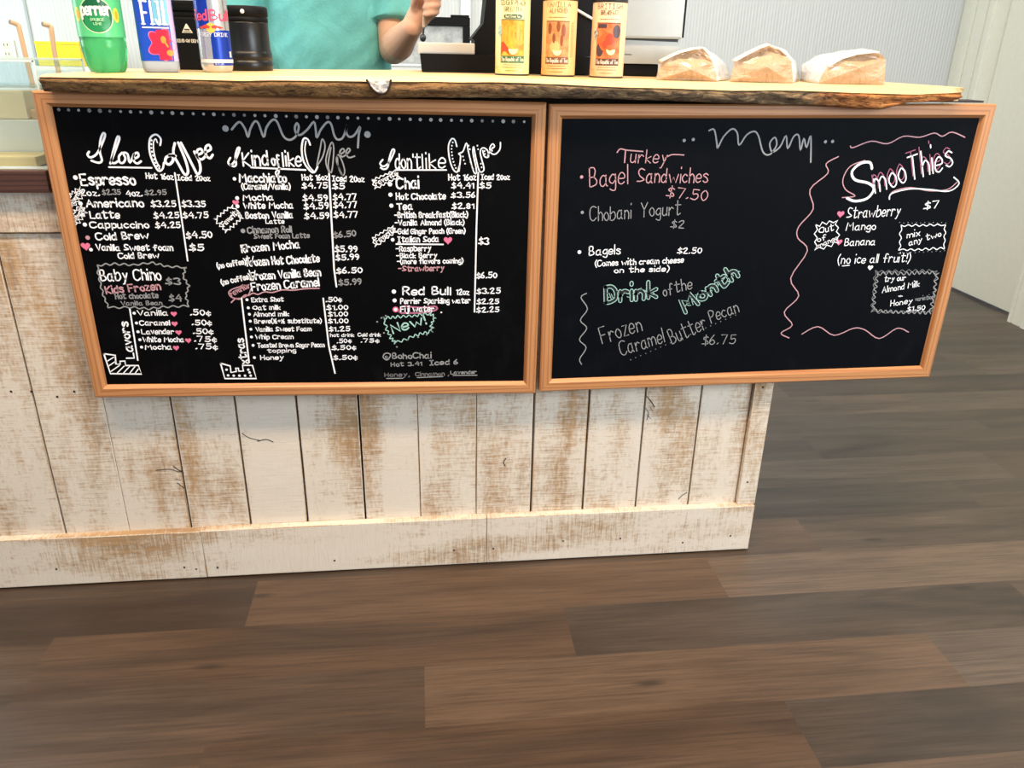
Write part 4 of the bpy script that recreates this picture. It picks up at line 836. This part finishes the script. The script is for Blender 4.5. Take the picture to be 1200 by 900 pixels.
bag([(825, 228), (845, 190), (866, 155), (930, 118), (1000, 97), (1060, 90), (1110, 86), (1135, 105), (1150, 122), (1148, 180), (1146, 230)], [(732, 222), (734, 185), (742, 150), (800, 112), (880, 92), (950, 82), (1015, 74), (1060, 84), (1100, 100), (1104, 170), (1106, 222)], [(1020, 110), (1000, 165)], .02, .17, 'wide white topped paper bag at the right end of the bar top')
# black canister and the black box beside it
c = spot(292, 80.5, .245); a0 = facing(c); rr = .047
t = empty('canister', c, 'round black lidded canister behind the slim can', 'canister')
bm = bmesh.new(); lathe(bm, [(.046, 0), (rr+.0015, .002), (rr+.0015, .018), (rr+.0003, .0188), (rr+.0003, .0200), (rr+.0012, .0208), (rr+.0012, .034), (rr, .035), (rr, .038), (rr-.001, .040), (rr-.0015, .088), (rr-.001, .09)], c, 64); obj('canister_body', bm, BLACKG, t, True)
bm = bmesh.new(); lathe(bm, [(rr-.002, .0905), (rr-.0006, .0915), (rr-.0006, .0985), (rr-.002, .0995), (rr-.002, .1005), (rr, .1015), (rr, .117), (rr-.004, .120), (.02, .1205)], c, 64); ld = obj('lid', bm, BLACK, t, True)
bm = bmesh.new(); M = cyl(c, rr, a0); a = M(-.002, .109, .0)
g = bmesh.ops.create_uvsphere(bm, u_segments=14, v_segments=8, radius=.0042)
for v in g['verts']: v.co = a+Vector((v.co.x, v.co.y*.5, v.co.z))
b = obj('lid_button', bm, plain('#e4e0da', .3), ld, True)
c = spot(236, 80, .26); x0 = P(203, 60, .26).x; x1 = P(263, 60, .26).x
t = empty('coffee_grinder', ((x0+x1)/2, .26, c[2]), 'black boxy machine with white triangle emblem behind the blue bottle and can', 'appliance')
z0 = c[2]; bm = bmesh.new(); box(bm, (x0, .225, z0), (x1-.006, .33, z0+.098), .004); obj('machine_body', bm, BLACK, t)
bm = bmesh.new(); box(bm, (x0+.003, .228, z0+.0985), (x1-.009, .327, z0+.108), .002); box(bm, (x0, .225, z0+.1085), (x1-.006, .33, z0+.128), .005); obj('top_lid', bm, BLACK, t)
q = P(219, 34, .2245); tz = q.z; s = .0105
bm = bmesh.new(); fill(bm, [(q.x-s, tz-.007), (q.x+s, tz-.007), (q.x+.001, tz+.0095), (q.x-.001, tz+.0095)], lambda u, v: Vector((u, .2245, v))); obj('triangle_emblem', bm, plain('#d9d2c2', .4), t)
bm = bmesh.new(); ribbon(bm, [(q.x-.004, tz-.001), (q.x+.004, tz-.001)], .003, lambda u, v: Vector((u, .2242, v))); ribbon(bm, [(q.x-.007, tz-.005), (q.x+.007, tz-.005)], .0015, lambda u, v: Vector((u, .2242, v))); obj('emblem_figure', bm, plain('#4a4238', .4), t)
bm = bmesh.new(); text(bm, 'GRIND ON DEMAND', (q.x-.026, tz-.0245), (q.x+.03, tz-.0245), .0055, .0013, lambda u, v: Vector((u, .2243, v)), jit=0.); obj('lettering', bm, plain('#cfcac0', .4), t)
# point of sale stand seen from behind
zq = zt(.19)+.0005; a = P(493, 84, .20); b = P(700, 84, .20)
t = empty('sales_terminal', ((a.x+b.x)/2, .27, zq), 'black point of sale terminal seen from behind the tea tins', 'terminal')
bm = bmesh.new(); z1 = P(493, 63, .2).z
prism(bm, [(a.x+.003, zq), (b.x, zq), (b.x, z1), (a.x, z1)], .20, .37); obj('base', bm, BLACK, t)
bm = bmesh.new(); u0 = P(553, 45, .22); u1 = P(567, 27, .22); u2 = P(570, 0, .22)
prism(bm, [(u0.x+.006, z1+.0005), (b.x, z1+.0005), (b.x, 1.36), (u2.x-.002, 1.36), (u2.x, u2.z), (u1.x, u1.z), (u0.x, u0.z), (u0.x+.006, u0.z-.004)], .225, .33); obj('screen_housing', bm, BLACK, t)
bm = bmesh.new(); c0, c1 = P(675, 11, .221), P(694, 22, .221); tube(bm, [(c0.x, .2215, c0.z, .003), (c1.x, .2215, c1.z, .003)], 8); obj('pale_bar', bm, WHITE, t, True)  # short pale diagonal bar on the housing
bm = bmesh.new(); ta, tb = P(490, 62.5, .215), P(556.5, 50, .215)
box(bm, (ta.x, .215, z1+.0006), (tb.x, .30, z1+.022), .003); lz = z1+.022
tag(obj('tray', bm, plain('#b9b9b4', .5), origin=((ta.x+tb.x)/2, .257, z1)), 'flat pale grey tray on the black terminal base beside the person', 'tray')
# grey countertop machine
q = P(770, 91, .27); zg = zt(.57)+.0005
xl, xr = P(722, 20, .26).x, P(800, 24, .26).x; xb = P(771, 84, .27).x
t = empty('countertop_machine', ((xl+xr)/2, .31, zg), 'glossy grey countertop machine with black base behind the first paper bag', 'appliance')
GREY = plain('#9a9d98', .25, Metallic=.2)
zb1 = P(760, 75, .27).z; zm = P(797, 49, .26).z
bm = bmesh.new(); box(bm, (xl, .27, zg), (xb, .37, zb1), .003); obj('machine_base', bm, BLACK, t)
bm = bmesh.new(); prism(bm, [(xl, zb1+.0003), (xb, zb1+.0003), (xr-.004, zb1+.012), (xr-.003, zm-.001), (xl, zm+.002)], .262, .37); obj('lower_housing', bm, GREY, t)
bm = bmesh.new(); ribbon(bm, [(xl+.01, zb1+.019), (xl+.040, zb1+.0185)], .0022, lambda u, v: Vector((u, .2616, v))); obj('slot', bm, plain('#4b4d4c', .5), t)
bm = bmesh.new(); box(bm, (xl, .252, zm+.0045), (xr, .37, 1.33), .005); obj('upper_panel', bm, GREY, t)
bm = bmesh.new(); box(bm, (xr-.0005, .253, zm+.008), (xr+.004, .36, 1.325), .001); obj('edge_seal', bm, BLACK, t)
bm = bmesh.new(); box(bm, (xl+.004, .266, zm-.001), (xr-.004, .36, zm+.0045)); obj('groove', bm, plain('#3c3e3e', .5), t)
# ------------------------------------------------------------------ glass case at the far left and what stands behind it
GL = m_glass('clear_acrylic', (.93, .97, .97, 1), 1.45, .03); ED = plain('#d3e4e2', .2)
t = empty('display_case', (-.93, .11, .906), 'clear glass display case on the dark edged counter at far left', 'display case')
for a, b in (((-1.2, .002, .908), (-.664, .005, 1.087)), ((-1.2, .222, .908), (-.664, .225, 1.087)), ((-.664, .002, .908), (-.661, .225, 1.087)), ((-1.2, .002, 1.087), (-.661, .225, 1.0905)), ((-1.2, .0055, 1.041), (-.6645, .2215, 1.0435))):
    bm = bmesh.new(); box(bm, a, b); obj('glass_panel', bm, GL, t)
bm = bmesh.new()
for y, z in ((.003, 1.089), (.223, 1.089), (.0045, 1.0425), (.003, .9085), (.223, .9085)): box(bm, (-1.2, y-.0018, z-.0018), (-.661, y+.0018, z+.0018))
for y in (.003, .223): box(bm, (-.6635, y-.0018, .9075), (-.66, y+.0018, 1.09))
obj('polished_edges', bm, ED, t)
bm = bmesh.new(); box(bm, (-1.19, .2155, .984), (-.672, .2205, 1.040)); obj('back_panel', bm, WHITE, t)  # white panel added to brighten the dark view through the case
bm = bmesh.new(); box(bm, (-1.19, .10, .9065), (-.672, .215, .983), .002); tag(obj('shelf_riser', bm, WHITE, origin=(-.93, .12, .9065)), 'white riser shelf inside the glass case', 'shelf')
bm = bmesh.new(); box(bm, (-.87, .105, .9835), (-.735, .195, 1.036), .004); tag(obj('pastry_box', bm, plain('#e2d2b0', .6), origin=(-.8, .11, .9835)), 'beige pastry box on the riser in the glass case', 'box')
bm = bmesh.new(); box(bm, (-.728, .105, .9835), (-.685, .19, 1.002), .003); tag(obj('tray', bm, plain('#c9a27a', .6), origin=(-.706, .11, .9835)), 'small tan tray beside the beige box in the glass case', 'tray')
bm = bmesh.new(); box(bm, (-.90, .02, .9068), (-.70, .095, .925), .003); tag(obj('cake_board', bm, plain('#e0c68e', .6), origin=(-.8, .12, .9068)), 'low pale yellow board under the riser in the glass case', 'board')
bm = bmesh.new(); box(bm, (-.92, .41, .9055), (-.74, .49, 1.01), .006); tag(obj('straw_holder', bm, plain('#d8dcd8', .4), origin=(-.83, .45, .9055)), 'white box holding two bent tan straws behind the glass case', 'holder')
for k, (pts, lab) in enumerate((([(38, 95), (30, 65), (22.5, 34), (20.5, 29), (14.5, 25.5)], 'bent tan straw behind the glass case, left of the pair'), ([(71, 92), (64.5, 65), (60, 35), (58, 30.5), (52.5, 28)], 'bent tan straw in front of the yellow box'))):
    q = [P(px, py, .45) for px, py in pts]; q[-1].y -= .012; q[0].z = 1.0105
    bm = bmesh.new(); tube(bm, [(*v, .0052) for v in smooth([tuple(v) for v in q], 4)], 12, False); o = obj('drinking_straw', bm, plain('#c9a884', .5), origin=q[0], smooth=True); tag(o, lab, 'straw', 'bent straws behind the glass case')
    d = (q[-1]-q[-2]).normalized(); bm = bmesh.new(); e = q[-1]+d*.0006; tube(bm, [(*(e-d*.001), .0042), (*e, .0042)], 12, False); obj('open_end', bm, plain('#6b6a68', .6), o)
# back counter with what stands on it
t = empty('back_counter', (-.7, 2.22, 0), 'white back counter along the ribbed wall behind the person', 'counter')
bm = bmesh.new(); box(bm, (-2.1, 1.97, .0), (.52, 2.48, .868), .002); obj('cabinet', bm, WHITE, t)
bm = bmesh.new(); box(bm, (-2.12, 1.94, .869), (.54, 2.49, .905), .004); obj('worktop', bm, plain('#c9cdca', .35), t)
a, b = P(40, 48, 2.2), P(97, 78, 2.2)
bm = bmesh.new(); box(bm, (a.x-.03, 2.15, .906), (b.x+.05, 2.4, b.z), .006); tag(obj('storage_bin', bm, WHITE, origin=((a.x+b.x)/2, 2.27, .906)), 'white storage bin under the yellow box on the back counter', 'bin')
t = empty('yellow_box', ((a.x+b.x)/2, 2.27, b.z+.0006), 'bright yellow box on the back counter behind the straws', 'box')
bm = bmesh.new(); box(bm, (a.x, 2.2, b.z+.0006), (b.x, 2.36, a.z-.012), .003); obj('box_body', bm, plain('#f2d012', .5), t)
bm = bmesh.new(); box(bm, (a.x-.002, 2.198, a.z-.0115), (b.x+.002, 2.362, a.z), .003); obj('box_lid', bm, plain('#f2d012', .5), t)
a, b = P(446, 19, 2.25), P(551, 60, 2.25)
t = empty('framed_panel', ((a.x+b.x)/2, 2.3, .9056), 'mottled grey panel in black frame on the back counter right of the person', 'panel')
zt_, zb_ = P(520, 20, 2.25).z, .9056
for nm, p0, p1 in (('frame_rail', (a.x, zt_-.036), (b.x, zt_)), ('frame_rail', (a.x, zb_), (b.x, zb_+.03)), ('frame_stile', (a.x, zb_+.0305), (a.x+.03, zt_-.0365)), ('frame_stile', (b.x-.032, zb_+.0305), (b.x, zt_-.0365))):
    bm = bmesh.new(); box(bm, (p0[0], 2.25, p0[1]), (p1[0], 2.29, p1[1]), .003); obj(nm, bm, BLACK, t)
bm = bmesh.new(); box(bm, (a.x+.026, 2.262, zb_+.026), (b.x-.028, 2.275, zt_-.032)); obj('grey_panel', bm, m_mottle('#85898a', '#b3b5b2', 22), t)
bm = bmesh.new(); box(bm, (b.x-.085, 2.25, zt_+.0003), (b.x-.004, 2.29, zt_+.01), .002); obj('top_clip', bm, BLACK, t)
a, b = P(452, 77, 2.05), P(494, 77, 2.05)
bm = bmesh.new(); box(bm, (a.x, 2.0, .9056), (b.x, 2.18, a.z), .004); bx_ = obj('white_carton', bm, WHITE, origin=((a.x+b.x)/2, 2.1, .9056)); tag(bx_, 'pale carton on the back counter beside the person', 'carton')
bm = bmesh.new(); box(bm, (a.x-.004, 1.996, a.z+.0005), (b.x+.004, 2.184, a.z+.007), .002); obj('carton_lid', bm, plain('#e6e9e6', .4), bx_)
# ------------------------------------------------------------------ the person behind the bar
def remesh(bm, vox, sm):
    me = bpy.data.meshes.new('tmp'); bm.to_mesh(me); bm.free(); o = bpy.data.objects.new('tmp', me); C.objects.link(o)
    m = o.modifiers.new('r', 'REMESH'); m.mode = 'VOXEL'; m.voxel_size = vox
    if sm: s = o.modifiers.new('s', 'SMOOTH'); s.factor = .5; s.iterations = sm
    dg = bpy.context.evaluated_depsgraph_get(); r = bpy.data.meshes.new_from_object(o.evaluated_get(dg))
    b = bmesh.new(); b.from_mesh(r); bpy.data.objects.remove(o); bpy.data.meshes.remove(me); bpy.data.meshes.remove(r); return b
PY = 1.0; PC = P(384, 45, PY).x
pp = lambda px, py, Y: P(px, py, Y)
X = PC
person = empty('person', (X, PY+.02, 0), 'person in turquoise t-shirt behind the bar, raising a pale stirring stick in one hand', 'person')
shL, shR = Vector((X+.185, PY+.03, 1.40)), Vector((X-.185, PY+.03, 1.40))
elL = pp(461, 58, .93); elR = Vector((X-.27, PY-.03, 1.13))
wrL = pp(482, 33, .80); haR = Vector((X-.20, PY-.22, .965)); wrR = elR.lerp(haR, .92)
stick_a, stick_b = pp(496.5, 31, .765), pp(500, -22, .765); sd = (stick_b-stick_a).normalized()
bm = bmesh.new()
tube(bm, [(X, PY+.02, .86, .15, .105), (X, PY+.02, .94, .165, .115), (X, PY+.02, 1.05, .155, .115), (X, PY+.02, 1.18, .155, .112), (X, PY+.02, 1.32, .165, .11), (X, PY+.03, 1.41, .14, .085), (X, PY+.03, 1.45, .075, .065)], 28)
tube(bm, [(X, PY+.03, 1.42, .062), (X, PY+.025, 1.50, .055), (X, PY+.015, 1.56, .054)], 20)
ball(bm, (X, PY+.012, 1.655), (.074, .094, .100), 28); ball(bm, (X, PY-.028, 1.605), (.054, .056, .056), 20); ball(bm, (X, PY-.05, 1.575), (.028, .026, .02), 14)
tube(bm, [(X, PY-.078, 1.662, .009), (X, PY-.098, 1.632, .012), (X, PY-.094, 1.622, .014)], 10)
for s in (-1, 1):
    ball(bm, (X+s*.013, PY-.088, 1.622), .0085, 10); ball(bm, (X+s*.074, PY+.02, 1.645), (.010, .02, .030), 12); ball(bm, (X+s*.030, PY-.070, 1.678), (.026, .014, .008), 12)
    ball(bm, (X+s*.034, PY-.06, 1.63), (.022, .02, .02), 12)
ball(bm, (X, PY-.083, 1.594), (.024, .009, .006), 12); ball(bm, (X, PY-.082, 1.585), (.020, .009, .006), 12)
for sh, el, wr in ((shL, elL, wrL), (shR, elR, wrR)):
    tube(bm, [(*(sh+Vector((0, 0, .0))), .056), (*sh.lerp(el, .35), .052), (*sh.lerp(el, .8), .043), (*el, .041)], 18)
    tube(bm, [(*el, .041), (*el.lerp(wr, .28), .046), (*el.lerp(wr, .7), .035), (*wr, .029)], 18)
for s in (-1, 1):
    tube(bm, [(X+s*.085, PY+.02, .88, .090), (X+s*.09, PY+.015, .70, .078), (X+s*.092, PY+.01, .49, .056), (X+s*.094, PY+.02, .34, .056), (X+s*.096, PY+.035, .09, .037)], 18)
# raised hand closing on the stick
def at_stick(h): return stick_a+sd*h
palm = at_stick(.040)+Vector((-.006, .034, 0))
tube(bm, [(*wrL, .029, .024), (*palm, .034, .026), (*(palm+Vector((.006, -.002, .05))), .033, .020)], 16)
for k, (h, ln) in enumerate(((.088, 1.), (.069, 1.06), (.050, 1.), (.032, .85))):
    c = at_stick(h); kn = c+Vector((.030, .016, .004)); r = .0088-.0007*(k == 3)
    pts = [palm+Vector((.008, -.002, .03-.018*k)), kn, c+Vector((.034*ln, -.008, .003)), c+Vector((.024*ln, -.022, 0)), c+Vector((.010, -.021, -.003)), c+Vector((.0, -.0145, -.004))]
    tube(bm, [(*p, r*f) for p, f in zip(smooth([tuple(p) for p in pts], 3), [1.15]*6+[1.05]*5+[.95]*9)], 10)
c = at_stick(.052); tube(bm, [(*(p), r) for p, r in ((palm+Vector((-.016, -.006, -.012)), .014), (c+Vector((-.028, .008, .004)), .0125), (c+Vector((-.022, -.012, .018)), .0105), (c+Vector((-.0085, -.0155, .034)), .0088))], 10)
# lowered hand, slightly curled
fd = (haR-elR).normalized(); sx = Vector((1, 0, 0)); up = sx.cross(fd)
pm = wrR+fd*.045; tube(bm, [(*wrR, .027, .021), (*pm, .036, .018), (*(pm+fd*.035), .038, .015)], 16)
for k, ln in enumerate((.062, .074, .070, .055)):
    b0 = pm+fd*.034+sx*(.027-.018*k); tube(bm, [(*b0, .0092), (*(b0+fd*ln*.45-up*.003), .0088), (*(b0+fd*ln*.78-up*.014), .008), (*(b0+fd*ln-up*.03), .0072)], 10)
tube(bm, [(*(pm+sx*.03-fd*.01), .012), (*(pm+sx*.05+fd*.012-up*.008), .0105), (*(pm+sx*.054+fd*.038-up*.018), .0085)], 10)
b = remesh(bm, .0042, 3); obj('body', b, SKIN, person, True)
# clothes
bm = bmesh.new()
tube(bm, [(X, PY+.02, .93, .188, .140), (X, PY+.018, 1.02, .186, .142), (X, PY+.015, 1.12, .180, .140), (X, PY+.015, 1.24, .180, .134), (X, PY+.02, 1.34, .188, .128), (X, PY+.03, 1.42, .155, .098), (X, PY+.03, 1.462, .085, .075)], 36)
for sh, el in ((shL, elL), (shR, elR)):
    tube(bm, [(*(sh+Vector((-.03 if sh.x > X else .03, 0, .005))), .068), (*sh.lerp(el, .25), .067), (*sh.lerp(el, .5), .068), (*sh.lerp(el, .76 if sh.x > X else .82), .069)], 22, False)
for sh in (shL, shR): ball(bm, sh+Vector((0, 0, .0)), .070, 20)
tube(bm, [(*(shR+Vector((.02, 0, .028))), .062), (X, PY+.03, 1.435, .07), (*(shL+Vector((-.02, 0, .028))), .062)], 20)
b = remesh(bm, .006, 4)
for v in b.verts:
    p = v.co; n_ = noise.noise(Vector((p.x*9+p.z*4, p.y*9, p.z*6)))*.010+noise.noise(Vector((p.x*22-p.z*14, p.y*20, p.z*16)))*.005
    v.co += v.normal*n_
# open the hem, the sleeves and the neckline
dl = [v for v in b.verts if v.co.z < .935 or (v.co.z > 1.455 and math.hypot(v.co.x-X, v.co.y-PY-.03) < .078)]
bmesh.ops.delete(b, geom=dl, context='VERTS'); obj('t_shirt', b, m_shirt(), person, True)
bm = bmesh.new(); tube(bm, [(X, PY+.02, .84, .172, .125), (X, PY+.02, .96, .172, .125)], 28)
for s in (-1, 1): tube(bm, [(X+s*.085, PY+.02, .90, .105), (X+s*.09, PY+.015, .70, .094), (X+s*.092, PY+.012, .48, .074), (X+s*.094, PY+.02, .30, .070), (X+s*.096, PY+.035, .07, .062)], 20)
b = remesh(bm, .008, 4); obj('trousers', b, plain('#2b303c', .85), person, True)
for s in (-1, 1):
    bm = bmesh.new(); tube(bm, [(X+s*.096, PY+.06, .045, .042, .043), (X+s*.098, PY-.03, .042, .046, .040), (X+s*.102, PY-.13, .034, .042, .030)], 18)
    for v in bm.verts: v.co.z = max(v.co.z, .002)
    obj('shoe', bm, plain('#33302e', .6), person, True)
bm = bmesh.new(); ball(bm, (X, PY+.028, 1.675), (.082, .098, .098), 28)
for v in list(bm.verts):
    if v.co.y < PY-.035 and v.co.z < 1.71 or v.co.z < 1.60: bm.verts.remove(v)
    else: v.co += Vector((noise.noise(v.co*60), noise.noise(v.co*55+Vector((4, 0, 0))), noise.noise(v.co*50)))*.004
hr = NT('brown_hair'); hn = hr.noise(hr.coord((60, 60, 8)), 3, 4); hr.bump(hn, .5, .004); obj('hair', bm, hr.done(hr.mix(hn, lin('#2e1f15'), lin('#54402e')), .6), person, True)
for s in (-1, 1):
    bm = bmesh.new(); ball(bm, (X+s*.030, PY-.068, 1.660), (.0125, .011, .0085), 14); ey = obj('eye', bm, plain('#e6e2dc', .2), person, True)
    bm = bmesh.new(); ball(bm, (X+s*.030, PY-.0775, 1.660), (.0052, .0022, .0052), 12); obj('iris', bm, plain('#3f2e22', .2), ey, True)
bm = bmesh.new(); tube(bm, [(*(stick_a), .0042, .0042), (*at_stick(.06), .0042), (*at_stick(.16), .0046)], 10); st_ = obj('stirring_stick', bm, plain('#d6bf9c', .4), origin=stick_a, smooth=True); tag(st_, 'pale stirring stick with dark tip held upright in the hand', 'stirrer')
bm = bmesh.new(); e = stick_a-sd*.004; tube(bm, [(*e, .003), (*(e-sd*.014), .0026)], 8); ball(bm, e-sd*.024, (.009, .009, .010), 12); obj('dark_tip', bm, plain('#4a4f56', .35, Metallic=.5), st_, True)
